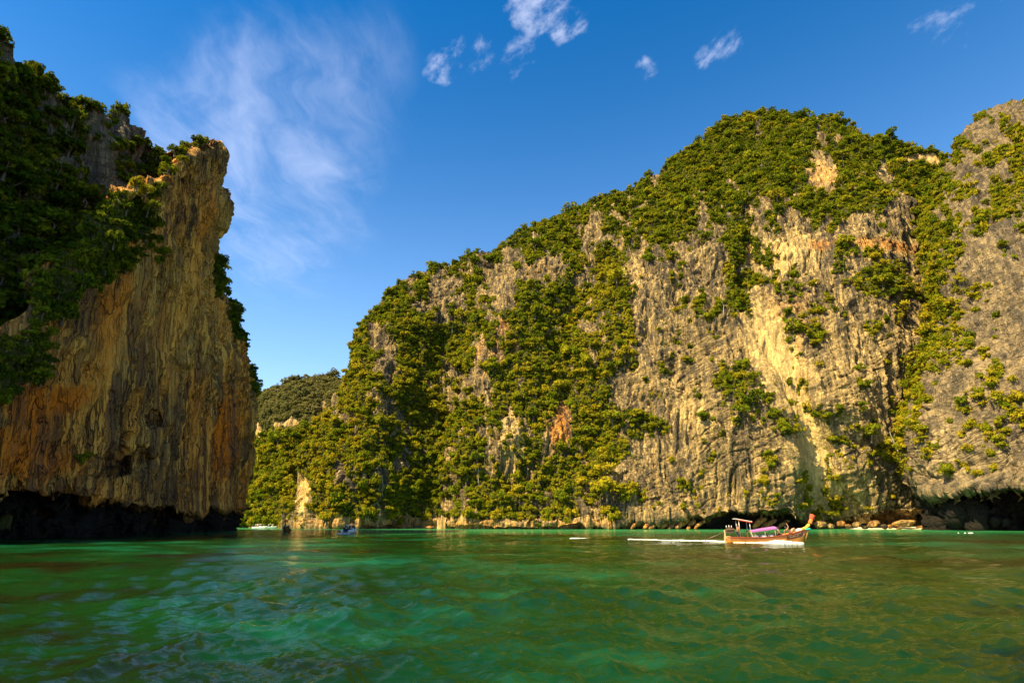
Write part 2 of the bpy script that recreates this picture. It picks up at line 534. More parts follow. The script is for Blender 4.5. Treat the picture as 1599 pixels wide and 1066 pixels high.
def build_mass(name, xs, ys, D, masks, mat, big=7.0, flute=2.0, mid=1.5, small=0.5, bed=0.0, bed_n=(-0.42, 0.1, 0.9), bed_sp=3.0, rough_mask=None,
               back=((0, 40, -10), (0, 90, -60)), left_back=None, right_back=None, seed=0, bottom=-6.0, tiltx=0.0, fine=1.4, veg_bump=1.0, warp_amt=5.0, zlen=1.0):
    P = to_world(xs, ys, D)
    shp = xs.shape
    N = grid_normals(P)
    for _ in range(10):                      # broad normals, so that the relief does not fold
        N[1:-1, 1:-1] = (N[1:-1, 1:-1] * 2 + N[:-2, 1:-1] + N[2:, 1:-1] + N[1:-1, :-2] + N[1:-1, 2:]) / 6
    N /= np.linalg.norm(N, axis=2, keepdims=True)
    p = P.reshape(-1, 3).astype(np.float32)
    rm = np.ones(len(p), np.float32) if rough_mask is None else rough_mask.reshape(-1)
    warp = fbm(p / 22.0, 2, 0.5, seed + 40)[:, None] * warp_amt
    q = p + warp
    q[:, 0] = q[:, 0] - q[:, 2] * tiltx
    d = fbm(p / 42.0, 3, 0.5, seed) * big
    d = d + (ridged(q * np.array([1 / 8.0, 1 / 8.0, 1 / (38.0 * zlen)], np.float32), 3, 0.55, seed + 10) - 0.5) * flute * (0.35 + 0.65 * rm)
    bedm = np.clip(np.asarray(bed, np.float32).reshape(-1), 0, 1.2) if np.ndim(bed) else np.zeros(len(p), np.float32)
    d = d * (1 - 0.25 * bedm)
    fl = ridged(q * np.array([1 / 2.7, 1 / 2.7, 1 / (16.0 * zlen)], np.float32), 3, 0.55, seed + 15)
    d = d - np.maximum(fl - 0.55, 0) * 2.4 * fine * (0.15 + 0.85 * rm) * (1 - 0.65 * bedm)
    m = fbm(q * np.array([1 / 6.5, 1 / 6.5, 1 / 10.0], np.float32), 3, 0.55, seed + 20)
    d = d + (m + 0.5 * np.abs(m)) * mid * rm * (1 - 0.45 * bedm)
    d = d + fbm(p / 2.0, 3, 0.6, seed + 30) * small * (0.3 + 0.7 * rm)
    if np.any(np.asarray(bed) > 0):
        bb = np.asarray(bed, np.float32)
        bb = bb.reshape(-1) if bb.ndim else bb
        d = d + bedding(p, bed_n, bed_sp, seed + 50) * bb * rm
        d = d + bedding(p, bed_n, bed_sp * 0.42, seed + 60, 0.6) * bb * 0.45 * rm
    veg, pale, rust, wet_shade = masks
    vegc = np.clip(veg, 0, 1).reshape(-1)
    d = d + vegc * (fbm(p / 5.0, 2, 0.5, seed + 70) * 0.8 + 0.2) * veg_bump
    P2 = (p + N.reshape(-1, 3) * d[:, None]).reshape(shp + (3,))
    nu, nv = shp
    V = [P2.reshape(-1, 3)]
    Q = [grid_quads(nu, nv)]
    M = [np.stack([veg, pale, rust, wet_shade], -1).reshape(-1, 4)]
    count = nu * nv
    idx = np.arange(nu * nv).reshape(nu, nv)

    def skirt(line_idx, vecs):
        nonlocal count
        prev = line_idx
        base = P2.reshape(-1, 3)[line_idx]
        for kx, v in enumerate(vecs):
            pts = base + np.array(v, float)
            pts = pts + (fbm((pts / 30.0).astype(np.float32), 3, 0.5, seed + 80 + kx) * 6)[:, None]
            if v[2] <= -900:
                pts[:, 2] = bottom
            pts[:, 2] = np.maximum(pts[:, 2], bottom)
            V.append(pts)
            mm = M[0][line_idx].copy()
            M.append(mm)
            cur = np.arange(len(line_idx)) + count
            count += len(line_idx)
            Q.append(np.stack([prev[:-1], cur[:-1], cur[1:], prev[1:]], -1))
            prev = cur
    # row 0 is the skyline, the last row the foot; columns run from one side to the other
    skirt(idx[0, :], list(back) + [(back[-1][0] * 1.2, back[-1][1] * 1.2, -999)])
    if left_back:
        skirt(idx[::-1, 0], [left_back])
    if right_back:
        skirt(idx[:, -1], [right_back])
    foot = P2[-1].copy()
    if foot[:, 2].max() > bottom:
        pts = foot.copy()
        pts[:, 2] = bottom
        V.append(pts)
        M.append(M[0][idx[-1]])
        cur = np.arange(nv) + count
        count += nv
        Q.append(np.stack([idx[-1][:-1], cur[:-1], cur[1:], idx[-1][1:]], -1))
    me = mesh_from_arrays(name, np.concatenate(V), np.concatenate(Q))
    set_attr(me, 'masks', np.concatenate(M))
    at = me.attributes.new('strata', 'FLOAT', 'POINT')
    sv = np.zeros(len(me.vertices), np.float32)
    sv[:nu * nv] = np.clip(bedm, 0, 1)
    at.data.foreach_set('value', sv)
    o = link(name, me, mat, kind='structure')
    MASSES[o.name] = dict(P=P2, N=N, veg=veg, xs=xs, ys=ys, obj=o)
    return o


def grid_cols(x0, x1, nx, top, foot, ny, gamma=1.0):
    """Columns of constant x, from the skyline top(x) down to foot(x)."""
    x = np.linspace(x0, x1, nx)
    t = np.linspace(0, 1, ny) ** gamma
    xs = np.repeat(x[None], ny, 0)
    yt, yb = top(x), foot(x)
    ys = yt[None] + (yb - yt)[None] * t[:, None]
    return xs, ys


def grid_rows(y0, y1, ny, left, right, nx, foot=None):
    y = np.linspace(y0, y1, ny)
    t = np.linspace(0, 1, nx)
    ys = np.repeat(y[:, None], nx, 1)
    xl, xr = left(y), right(y)
    xs = xl[:, None] + (xr - xl)[:, None] * t[None]
    if foot is not None:
        k = sstep(ys, y1 - 40, y1)
        ys = ys + (foot(xs) - y1) * k
    return xs, ys


def noise_px(xs, ys, s, seed, oct_=3):
    p = np.stack([xs / s, ys / s, np.zeros_like(xs)], -1).reshape(-1, 3).astype(np.float32)
    return fbm(p, oct_, 0.55, seed).reshape(xs.shape)


# ---- the great sunlit cliff across the bay
top_pts = [(438, 826), (446, 818), (452, 791), (470, 745), (479, 712), (496, 680), (506, 650), (522, 628), (540, 585), (553, 540), (561, 514), (575, 500), (590, 480), (600, 468),
           (615, 455), (640, 424), (660, 410), (690, 403), (720, 395), (755, 383), (790, 371), (830, 346), (860, 333), (885, 322), (906, 321), (930, 305), (965, 290), (1000, 275),
           (1030, 258), (1050, 240), (1080, 222), (1110, 200), (1140, 181), (1165, 172), (1190, 167), (1240, 169), (1290, 176), (1320, 186), (1345, 205), (1368, 225), (1392, 254),
           (1412, 286), (1434, 318), (1465, 360), (1510, 460)]
foot_pts = [(438, 825), (540, 826), (700, 825.5), (800, 826.5), (1240, 827), (1275, 825), (1510, 824)]
xs, ys = grid_cols(438, 1510, 800, lambda x: pl(x, top_pts) + 8, lambda x: pl(x, foot_pts), 560, 0.97)
Dm = tps([(449, 826, 250), (500, 826, 230), (600, 826, 228), (700, 826, 230), (780, 826, 222), (900, 826, 220), (1000, 826, 220), (1100, 826, 217), (1200, 826, 213), (1300, 826, 216), (1440, 826, 222), (1300, 770, 214), (1400, 770, 220), (1510, 826, 232),
          (475, 700, 256), (540, 700, 240), (600, 700, 236), (720, 700, 241), (800, 700, 235), (880, 700, 238), (950, 700, 234), (1100, 700, 225), (1220, 700, 218), (1300, 700, 214), (1400, 700, 222), (1510, 700, 240),
          (540, 600, 272), (600, 600, 254), (660, 600, 256), (720, 600, 254), (800, 600, 249), (880, 600, 250), (950, 600, 245), (1050, 600, 237), (1150, 600, 230), (1300, 600, 219), (1400, 600, 226), (1510, 600, 250),
          (590, 500, 290), (640, 500, 280), (740, 500, 272), (800, 500, 266), (880, 500, 265), (950, 500, 260), (1050, 500, 250), (1150, 500, 241), (1300, 500, 234), (1400, 500, 238), (1490, 500, 262),
          (690, 410, 325), (760, 410, 308), (850, 400, 292), (950, 400, 284), (1050, 400, 270), (1150, 400, 260), (1250, 400, 252), (1350, 400, 250), (1440, 400, 275),
          (900, 330, 330), (1000, 320, 308), (1100, 310, 290), (1200, 310, 278), (1300, 320, 268), (1400, 320, 280), (1450, 330, 310),
          (1050, 248, 345), (1150, 250, 322), (1250, 250, 308), (1340, 250, 312), (1390, 255, 335), (1150, 180, 372), (1240, 172, 358), (1320, 190, 365)], xs, ys, 0.002)
# gullies and buttress edges
gx = pl(ys, [(380, 790), (400, 775), (480, 738), (560, 702), (640, 682), (720, 674), (826, 670)])
dx = xs - gx
g1 = np.where(dx < 0, np.exp(-(dx / 62.0) ** 2), np.exp(-(dx / 30.0) ** 2)) * np.interp(ys, [380, 440, 560, 826], [0, 16, 24, 20])
gx = pl(ys, [(340, 960), (380, 940), (450, 918), (520, 892), (560, 882), (680, 872)])
dx = xs - gx
g2 = np.where(dx < 0, np.exp(-(dx / 45.0) ** 2), np.exp(-(dx / 26.0) ** 2)) * np.interp(ys, [340, 420, 540, 680], [0, 10, 13, 0])
gx = pl(ys, [(240, 1155), (330, 1160), (420, 1172), (500, 1150)])
dx = xs - gx
g3 = np.exp(-(dx / 16.0) ** 2) * np.interp(ys, [240, 330, 440, 520], [0, 7, 7, 0])
ex = pl(ys, [(440, 1140), (480, 1163), (560, 1192), (640, 1226), (690, 1240), (760, 1248), (826, 1254)])
step = 1 / (1 + np.exp(-(xs - ex) / 3.2)) * np.interp(ys, [440, 520, 640, 700, 826], [0, 5, 10, 15, 17])
step = step * np.interp(xs, [1000, 1330, 1480], [1, 1, 0.6])
ex2 = pl(ys, [(480, 1205), (560, 1250), (620, 1268), (700, 1300), (826, 1350)])
step2 = -1 / (1 + np.exp(-(xs - ex2) / 4.0)) * np.interp(ys, [480, 560, 826], [0, 5, 5])
D = Dm + g1 + g2 + g3 + step + step2
# wave-cut notch at the foot, higher under the overhang by the longtail boat
nz = noise_px(xs, ys * 0.3, 22, 5)
ntop = pl(xs, [(438, 823), (500, 822), (800, 822), (960, 818), (1000, 812), (1040, 804), (1100, 806), (1160, 799), (1235, 798), (1250, 812), (1300, 822), (1350, 806), (1375, 800), (1425, 800), (1510, 800)]) + nz * 5
ndep = pl(xs, [(438, 3), (900, 3), (1000, 7), (1060, 10), (1240, 13), (1258, 4), (1300, 2), (1350, 10), (1430, 14), (1510, 14)])
notch = sstep(ys, ntop - 1, ntop + 3)
D = D + notch * ndep
veg_pts = [(470, 760, .9), (500, 690, .85), (550, 620, .75), (600, 500, .8), (650, 430, .9), (700, 420, .85), (760, 400, .85), (640, 640, .95), (640, 760, 1), (700, 640, 1), (720, 560, .95), (740, 480, .9),
           (720, 740, 1), (780, 640, .8), (820, 580, .9), (860, 500, 1), (900, 460, .9), (930, 420, 1), (900, 560, 1), (930, 520, .95), (870, 620, .85), (830, 760, .9), (900, 740, .9), (960, 700, .6), (960, 640, .5), (760, 790, .8),
           (560, 780, .85), (860, 380, .8), (960, 340, .8), (1000, 320, .75), (1060, 280, .85), (1120, 240, .95), (1180, 200, 1), (1240, 200, 1), (1300, 200, .95), (1350, 230, .85), (1200, 260, .95), (1160, 300, .9), (1210, 290, .8), (1400, 290, .7),
           (1000, 400, .45), (1060, 450, .45), (1120, 440, .45), (1140, 350, .7), (1040, 520, .35), (1000, 560, .3), (1060, 640, .3), (1100, 700, .25), (1180, 740, .2), (1220, 520, .05), (1260, 640, .0), (1330, 600, .12), (1300, 480, .3),
           (1340, 420, .42), (1400, 440, .5), (1380, 540, .25), (1440, 500, .7), (1440, 600, .7), (1330, 740, .2), (1270, 420, .2), (1220, 390, .15), (1260, 330, .4), (1320, 350, .35), (1380, 360, .3), (1470, 400, .7),
           (1000, 760, .4), (1100, 780, .25), (1480, 620, .6), (1400, 680, .45)]
veg = tps(veg_pts, xs, ys, 0.02)
rock_spots = [(603, 557, 20, 42, -15, 1), (548, 603, 9, 18, 0, .8), (695, 470, 26, 40, 10, .8), (796, 440, 20, 40, 10, 1), (842, 424, 46, 24, -15, 1), (791, 534, 24, 38, 0, 1), (750, 566, 16, 46, 0, 1), (764, 718, 14, 30, 0, .9),
              (800, 690, 22, 52, 10, 1), (874, 663, 24, 46, 0, 1), (934, 363, 22, 24, 0, .9), (570, 745, 44, 26, 0, .7), (640, 740, 12, 40, 0, .5), (485, 775, 14, 36, 0, 1), (700, 815, 320, 9, 0, 1), (995, 430, 14, 52, 0, 1), (1080, 393, 36, 44, 0, .9),
              (1047, 440, 34, 36, 0, .9), (1100, 327, 22, 28, 0, .8), (1080, 305, 8, 14, 0, .7), (1205, 393, 42, 42, 0, 1), (1165, 462, 16, 40, 0, 1), (1211, 324, 44, 12, -15, .8), (1094, 529, 32, 36, 0, 1), (1060, 622, 46, 44, 0, 1),
              (974, 615, 28, 28, 0, .9), (1090, 660, 44, 30, 0, 1), (1188, 728, 62, 68, 0, 1), (1019, 750, 50, 28, 0, .9), (1284, 278, 30, 34, 0, 1), (1335, 228, 44, 13, 15, .8), (1389, 299, 16, 56, -20, .9), (1413, 353, 16, 36, -25, .9),
              (1244, 393, 44, 34, 0, 1), (1281, 383, 26, 26, 0, 1), (1375, 388, 58, 18, 5, 1), (1268, 444, 30, 46, 0, 1), (1325, 605, 80, 86, 0, 1), (1307, 758, 58, 44, 0, 1), (1215, 570, 34, 105, -20, 1.1), (1264, 700, 36, 110, -14, 1.1), (1400, 780, 60, 30, 0, 1),
              (1100, 795, 150, 10, 0, .9), (905, 690, 12, 30, 0, .6), (612, 630, 12, 18, 0, .6)]
green_spots = [(1300, 325, 62, 20, 0, .95), (1370, 450, 54, 26, 0, .95), (1345, 405, 30, 14, 0, .6), (1265, 520, 30, 14, 0, .95), (1440, 590, 24, 70, 12, .95), (1455, 490, 20, 60, 10, .8), (1150, 590, 36, 42, 20, 1), (1195, 640, 36, 34, 40, 1),
               (1225, 668, 16, 22, 0, .9), (1090, 480, 42, 22, 0, .95), (1145, 460, 12, 42, 0, .9), (1148, 372, 18, 18, 0, .9), (1310, 688, 26, 9, 25, .9), (1390, 708, 30, 20, 0, .9), (1080, 760, 46, 18, 0, .8), (1150, 770, 30, 14, 0, .7),
               (1010, 660, 46, 24, 10, .9), (950, 690, 24, 46, 0, .8), (1040, 350, 36, 30, 0, .8), (1190, 432, 14, 10, 0, .7), (1230, 480, 10, 10, 0, .6), (1310, 500, 30, 8, 15, .6), (1060, 560, 14, 8, 0, .6), (930, 640, 30, 40, 0, .8),
               (1075, 545, 22, 10, 0, .5), (1310, 790, 16, 16, 0, .8), (1240, 540, 8, 20, 0, .3)]
rk = blobs(xs, ys, rock_spots)
gr = blobs(xs, ys, green_spots)
n1 = noise_px(xs, ys * 0.6, 46, 1, 4)
n2 = noise_px(xs, ys * 0.75, 15, 2, 4)
n3 = noise_px(xs, ys * 0.8, 7, 3, 3)
dens = np.clip(veg * np.interp(ys, [300, 420], [0.88, 0.76]), 0.04, 0.95) - rk * 0.50 * (1 - gr * 0.85) + gr * 0.6
dens = dens - 0.20 * sstep(xs, 940, 1080) * sstep(ys, 290, 380) * (1 - gr * 0.9)
dens = np.maximum(dens, 0.15 * (1 - blobs(xs, ys, [(1215, 570, 30, 110, -20, 1), (1262, 700, 28, 110, -14, 1)])))
veg = sstep(dens - 0.5 + (n1 * 0.60 + n2 * 0.66 + n3 * 0.5), -0.12, 0.16)
veg = veg * (1 - sstep(ys, ntop - 9, ntop - 2))
pale = blobs(xs, ys, [(1215, 570, 38, 112, -20, 1), (1265, 705, 38, 116, -14, 1), (1205, 400, 50, 30, 0, .9), (1244, 393, 40, 30, 0, .7), (1284, 278, 26, 30, 0, .7), (800, 690, 20, 45, 0, .7), (485, 775, 16, 40, 0, 1), (1090, 650, 40, 26, 0, .5),
                      (1375, 388, 56, 18, 0, .6), (1325, 605, 90, 90, 0, .35), (1310, 770, 60, 50, 0, .6), (1060, 622, 40, 40, 0, .3), (700, 816, 300, 10, 0, .7), (995, 430, 10, 50, 0, .4), (1389, 299, 14, 56, -20, .4), (1420, 810, 30, 16, 0, .5)])
rust = blobs(xs, ys, [(874, 663, 26, 46, 0, .9), (791, 534, 22, 36, 0, .8), (1335, 235, 40, 16, 15, .6), (1284, 278, 30, 30, 0, .6), (1281, 386, 22, 12, 0, 1), (1375, 390, 56, 12, 5, .9), (560, 620, 30, 40, 0, .35), (700, 817, 330, 8, 0, .65),
                      (1130, 800, 100, 8, 0, .5), (1390, 812, 40, 12, 0, .7), (1230, 470, 40, 40, 0, .4), (842, 424, 30, 20, 0, .3), (1250, 520, 16, 60, -15, .4), (760, 560, 20, 40, 0, .4), (480, 760, 20, 40, 0, .4)])
wet_shade = np.maximum(sstep(ys, ntop + 1, ntop + 6) * pl(xs, [(438, .45), (960, .5), (1010, .95), (1250, .95), (1300, .3), (1350, .3), (1510, .4)]), 0)  # damp band, strongest where it paints the shade under the overhang
smooth_slab = blobs(xs, ys, [(1215, 570, 40, 116, -20, 1), (1266, 705, 40, 120, -14, 1)])
bed = np.clip(sstep(xs, 930, 1080) * sstep(ys, 420, 580) * (0.75 + 1.6 * n1), 0.05, 1.1) * (1 - 0.8 * smooth_slab) * (1 - veg * 0.7)
cliff_main = build_mass('cliff', xs, ys, D, (veg, pale, rust, wet_shade), M_main, big=7.0, flute=4.0, mid=1.6, small=0.9, bed=bed, bed_n=(-0.40, 0.05, 0.91), bed_sp=3.8, fine=2.2,
                        rough_mask=1 - 0.85 * smooth_slab, back=((0, 30, 3), (0, 90, -30), (20, 170, -120)), left_back=(30, 60, 0), right_back=(40, 60, 0), seed=3, veg_bump=1.6)

# ---- the grey wall that closes the bay on the near side
r_left = [(150, 1590), (163, 1577), (168, 1560), (180, 1526), (196, 1514), (212, 1497), (235, 1493), (256, 1475), (285, 1464), (320, 1455), (360, 1446), (420, 1443), (480, 1458), (540, 1444), (600, 1428), (680, 1412), (740, 1410), (770, 1432), (800, 1444), (830, 1452)]
xs, ys = grid_rows(156, 830, 520, lambda y: pl(y, r_left) - 4, lambda y: y * 0 + 1760, 330, lambda x: pl(x, [(1404, 829), (1599, 830), (1760, 834)]))
D = tps([(1412, 720, 215), (1440, 826, 192), (1460, 826, 176), (1500, 826, 168), (1599, 826, 158), (1760, 826, 135), (1440, 680, 196), (1500, 680, 176), (1599, 680, 163), (1760, 680, 140), (1430, 560, 215), (1500, 540, 190), (1599, 540, 172),
         (1760, 540, 150), (1450, 400, 225), (1500, 400, 205), (1599, 400, 186), (1760, 400, 165), (1470, 290, 240), (1530, 290, 220), (1599, 290, 205), (1760, 290, 185), (1500, 215, 250), (1560, 175, 245), (1599, 165, 236), (1760, 150, 220)], xs, ys, 0.002)
nz = noise_px(xs, ys * 0.2, 18, 7)
ntop_r = pl(xs, [(1404, 800), (1428, 772), (1450, 770), (1500, 763), (1560, 760), (1599, 758), (1760, 745)]) + nz * 9
pn = sstep(ys, ntop_r - 1, ntop_r + 5)
n3 = noise_px(xs, ys, 20, 8)
D = D + pn * (17 + n3 * 10) - sstep(ys, 812, 826) * (1 + n3 * 5)
veg = tps([(1450, 400, .6), (1480, 285, .75), (1504, 330, .85), (1561, 309, .6), (1590, 240, .85), (1538, 195, .25), (1560, 170, .6), (1540, 240, .2), (1530, 400, .1), (1590, 420, .05), (1480, 500, .75), (1520, 520, .35), (1580, 500, .15), (1570, 560, .45),
           (1460, 580, .75), (1430, 640, .7), (1500, 620, .2), (1557, 648, .85), (1599, 650, .6), (1500, 700, .12), (1560, 730, .05), (1480, 690, .35), (1500, 560, .1), (1700, 300, .6), (1700, 600, .3), (1490, 400, .4), (1590, 330, .8)], xs, ys, 0.02)
n1 = noise_px(xs, ys, 40, 11, 4)
n2 = noise_px(xs, ys, 14, 12, 4)
n3b = noise_px(xs, ys * 0.8, 7, 13, 3)
lf = np.clip(1 - (xs - pl(ys, r_left)) / 26.0, 0, 1)
D = D + 14 * lf ** 2 * (1 - pn)
veg = sstep(np.maximum(veg * 0.85 - 0.16, 0.0) + lf * 0.35 - 0.5 + n1 * 0.6 + n2 * 0.66 + n3b * 0.5, -0.12, 0.16) * (1 - sstep(ys, ntop_r - 14, ntop_r - 4))
pale = blobs(xs, ys, [(1500, 720, 70, 40, 0, .4), (1560, 600, 60, 60, 0, .25), (1480, 690, 30, 30, 0, .4), (1540, 420, 40, 50, 0, .2)])
rust = blobs(xs, ys, [(1472, 785, 6, 14, 0, 1), (1476, 805, 6, 8, 0, 1), (1560, 765, 60, 8, 0, .3), (1590, 240, 30, 40, 0, .3)])
wet_shade = sstep(ys, ntop_r + 1, ntop_r + 9) * (0.95 - blobs(xs, ys, [(1473, 787, 6, 14, 0, .9), (1476, 805, 6, 8, 0, .9), (1500, 772, 8, 8, 0, .6), (1512, 770, 5, 8, 0, .5)]))  # damp colour and painted shade over the whole undercut
bed = np.clip(np.interp(ys, [300, 480, 580], [0.15, 0.3, 1.0]) * (0.85 + 1.4 * n1), 0, 1.2) * (1 - veg * 0.7) * (1 - pn * 0.6)
cliff_right = build_mass('cliff', xs, ys, D, (veg, pale, rust, wet_shade), M_right, big=4.5, flute=2.6, mid=2.2, small=0.8, bed=bed, bed_n=(-0.47, 0.05, 0.88), bed_sp=3.0,
                         back=((10, 30, 2), (20, 70, -30), (30, 100, -120)), left_back=(40, 45, 0), right_back=(40, 30, 0), seed=21)

# ---- small green summit that shows in the saddle between the two
xs, ys = grid_cols(1350, 1500, 130, lambda x: pl(x, [(1350, 222), (1372, 216), (1385, 217), (1395, 223), (1415, 226), (1435, 232), (1455, 238), (1475, 249), (1500, 262)]), lambda x: x * 0 + 420, 130)
D = 430 - (ys - 230) * 0.25 + noise_px(xs, ys, 40, 3) * 10
rk = blobs(xs, ys, [(1448, 249, 24, 9, 12, 1), (1425, 246, 12, 6, 0, .8)])
veg = sstep(0.85 - rk + noise_px(xs, ys, 12, 4, 4) * 0.3, 0.25, 0.6)
build_mass('hill', xs, ys, D, (veg, rk * 0.9, rk * 0.3, veg * 0), M_main, big=5, flute=1.5, mid=2.5, small=1, back=((0, 40, -6), (0, 120, -60)), seed=31)

# ---- hills beyond the gap
xs, ys = grid_cols(340, 570, 220, lambda x: pl(x, [(340, 640), (375, 628), (392, 622), (405, 621), (414, 618), (424, 616), (434, 610), (443, 605), (455, 598), (471, 592), (492, 587), (517, 586), (541, 587), (570, 575)]), lambda x: x * 0 + 822, 220)
D = tps([(392, 625, 470), (471, 594, 450), (540, 588, 440), (392, 660, 440), (440, 650, 415), (500, 650, 400), (400, 750, 400), (540, 750, 380), (400, 822, 390), (540, 822, 370), (570, 600, 430), (340, 700, 440)], xs, ys, 0.01)
rk = blobs(xs, ys, [(402, 672, 8, 16, 0, 1), (398, 650, 5, 12, 0, .8), (450, 665, 22, 7, -10, .8), (506, 640, 6, 12, 0, .8), (420, 640, 10, 8, 0, .5)])
veg = sstep(0.8 - rk + noise_px(xs, ys, 14, 14, 4) * 0.35, 0.25, 0.6)
build_mass('hill', xs, ys, D, (veg, rk, rk * 0.4, veg * 0), M_main, big=7, flute=3, mid=3, small=1, back=((0, 40, -4), (0, 120, -60)), seed=41)
xs, ys = grid_cols(345, 520, 190, lambda x: pl(x, [(345, 720), (370, 700), (394, 688), (410, 682), (424, 682), (436, 676), (452, 668), (466, 664), (479, 666), (490, 668), (497, 678), (510, 700), (520, 720)]), lambda x: x * 0 + 824.5, 190)
D = tps([(394, 690, 345), (452, 672, 338), (497, 682, 345), (400, 750, 318), (450, 750, 312), (485, 750, 335), (390, 824, 296), (440, 824, 290), (480, 824, 300), (520, 760, 345), (345, 760, 330)], xs, ys, 0.01)
veg = sstep(0.85 + noise_px(xs, ys, 14, 15, 4) * 0.3, 0.25, 0.6) * (1 - sstep(ys, 814, 819))
build_mass('hill', xs, ys, D, (veg, veg * 0 + sstep(ys, 812, 818) * 0.6, veg * 0 + sstep(ys, 812, 818) * 0.5, veg * 0), M_main, big=6, flute=2, mid=3, small=1, back=((0, 40, -4), (0, 100, -60)), seed=51)


# ---- the pointed ochre rock on the near side, and the shaded hill it leans on
def wall_depth(xs, ys, off=0.0):
    a = (CY - ys) / FPX
    mslope = ((xs - CX) / FPX) / (math.cos(PITCH) - a * math.sin(PITCH))
    k = 0.1238
    return (-53.74 - off) / (mslope + k)


p_right = [(221, 338), (226, 346), (235, 352), (243, 353), (250, 350), (262, 349), (275, 350), (290, 353), (303, 359), (316, 361), (330, 356), (345, 350), (360, 346), (380, 341), (400, 340), (430, 343), (460, 352), (500, 366), (540, 377),
           (570, 385), (600, 391), (640, 396), (680, 394), (720, 390), (760, 387), (795, 385), (812, 376), (829, 368)]
p_left = [(221, 318), (228, 300), (238, 285), (248, 266), (258, 256), (275, 245), (290, 205), (300, 186), (315, 165), (340, 150), (370, 136), (400, 112), (450, 70), (500, 20), (560, -50), (620, -130), (700, -190), (830, -240)]
xs, ys = grid_rows(221, 829, 500, lambda y: pl(y, p_left), lambda y: pl(y, p_right), 400, lambda x: pl(x, [(-240, 856), (0, 844.5), (200, 836), (370, 829)]))
D = wall_depth(xs, ys)
xr = pl(ys, p_right)
edge = np.clip(1 - (xr - xs) / 42.0, 0, 1)
D = D + 22 * edge ** 2.2
xl = pl(ys, p_left)
el = np.clip(1 - (xs - xl) / 40.0, 0, 1) * (ys < 330)
D = D + 5 * el ** 2
nz = noise_px(xs, ys * 0.2, 26, 17, 4)
ntop_l = pl(xs, [(-240, 758), (0, 768), (90, 776), (130, 780), (200, 786), (260, 792), (330, 799), (385, 800)]) + nz * 14
ndepth = sstep(ys, ntop_l - 2, ntop_l + 9)
n3 = noise_px(xs, ys, 24, 18, 4)
D = D + ndepth * (9 + n3 * 7) * np.interp(xs, [-240, 300, 375], [0.7, 1, 0.5])
# hollows seen in the photograph: a dark cave and weathered pockets
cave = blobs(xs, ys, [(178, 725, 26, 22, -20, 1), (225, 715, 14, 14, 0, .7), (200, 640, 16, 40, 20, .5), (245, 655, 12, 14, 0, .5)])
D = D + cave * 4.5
veg = blobs(xs, ys, [(195, 385, 34, 44, 0, 1), (220, 345, 30, 30, 0, .95), (150, 400, 44, 50, 0, 1), (175, 345, 36, 40, 0, .9), (85, 475, 46, 32, -35, 1), (20, 560, 44, 40, -40, 1), (235, 300, 26, 16, -20, .6), (368, 500, 9, 46, -14, 1), (345, 435, 8, 34, 0, .9), (390, 590, 7, 34, 0, .8),
                     (285, 240, 18, 7, -30, .6), (258, 266, 16, 9, -30, .8), (40, 540, 40, 30, -50, .9), (100, 450, 40, 22, -45, .8), (140, 720, 14, 12, 0, .5), (310, 226, 12, 5, 0, .5), (0, 600, 30, 30, 0, .9), (-100, 650, 80, 60, 0, .9), (240, 390, 14, 26, 0, .5)])
veg = sstep(veg + noise_px(xs, ys, 12, 21, 4) * 0.4, 0.35, 0.7) * (1 - sstep(ys, ntop_l - 12, ntop_l - 4))
rust = np.maximum(0.42, blobs(xs, ys, [(120, 625, 46, 26, -25, 1), (60, 640, 60, 60, 0, .9), (350, 680, 26, 90, 8, 1), (80, 720, 80, 40, 0, .75), (290, 600, 60, 60, 0, .5), (320, 330, 24, 70, 5, .7), (40, 700, 60, 60, 0, .85), (200, 500, 120, 90, 0, .6)]))
rust = rust * (1 - 0.7 * blobs(xs, ys, [(240, 720, 50, 60, 0, .9), (320, 235, 40, 24, 0, 1), (220, 310, 40, 40, 0, .8), (190, 350, 40, 50, 0, .8)]))
pale = blobs(xs, ys, [(172, 590, 12, 90, 22, 1), (180, 540, 10, 50, 15, .9), (300, 480, 60, 120, 12, .45), (250, 430, 60, 60, 15, .45), (330, 330, 22, 70, 5, .5), (150, 560, 60, 40, 0, .3), (110, 620, 50, 20, -25, .5), (235, 480, 8, 60, 15, .8)])
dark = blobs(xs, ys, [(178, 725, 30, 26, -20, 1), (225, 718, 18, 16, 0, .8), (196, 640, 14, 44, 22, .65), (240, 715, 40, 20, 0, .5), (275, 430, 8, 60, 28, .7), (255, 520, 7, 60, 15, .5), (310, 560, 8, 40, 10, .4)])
wet_shade = np.maximum(sstep(ys, ntop_l - 1, ntop_l + 8) * (1.0 - 0.35 * sstep(n3, 0.1, 0.35)), dark * 0.62)  # undercut and cave hollows darkened: painted shade on top of the damp
M_l = build_mass('cliff', xs, ys, D, (veg, pale, rust, wet_shade), M_left, big=2.4, flute=3.6, mid=1.3, small=0.6, fine=2.4, warp_amt=1.8, zlen=2.0, back=((-16, 5, -3), (-36, 8, -25)), left_back=(-14, 26, -3), right_back=(-34, 14, 0), seed=61, tiltx=0.18, veg_bump=1.0)

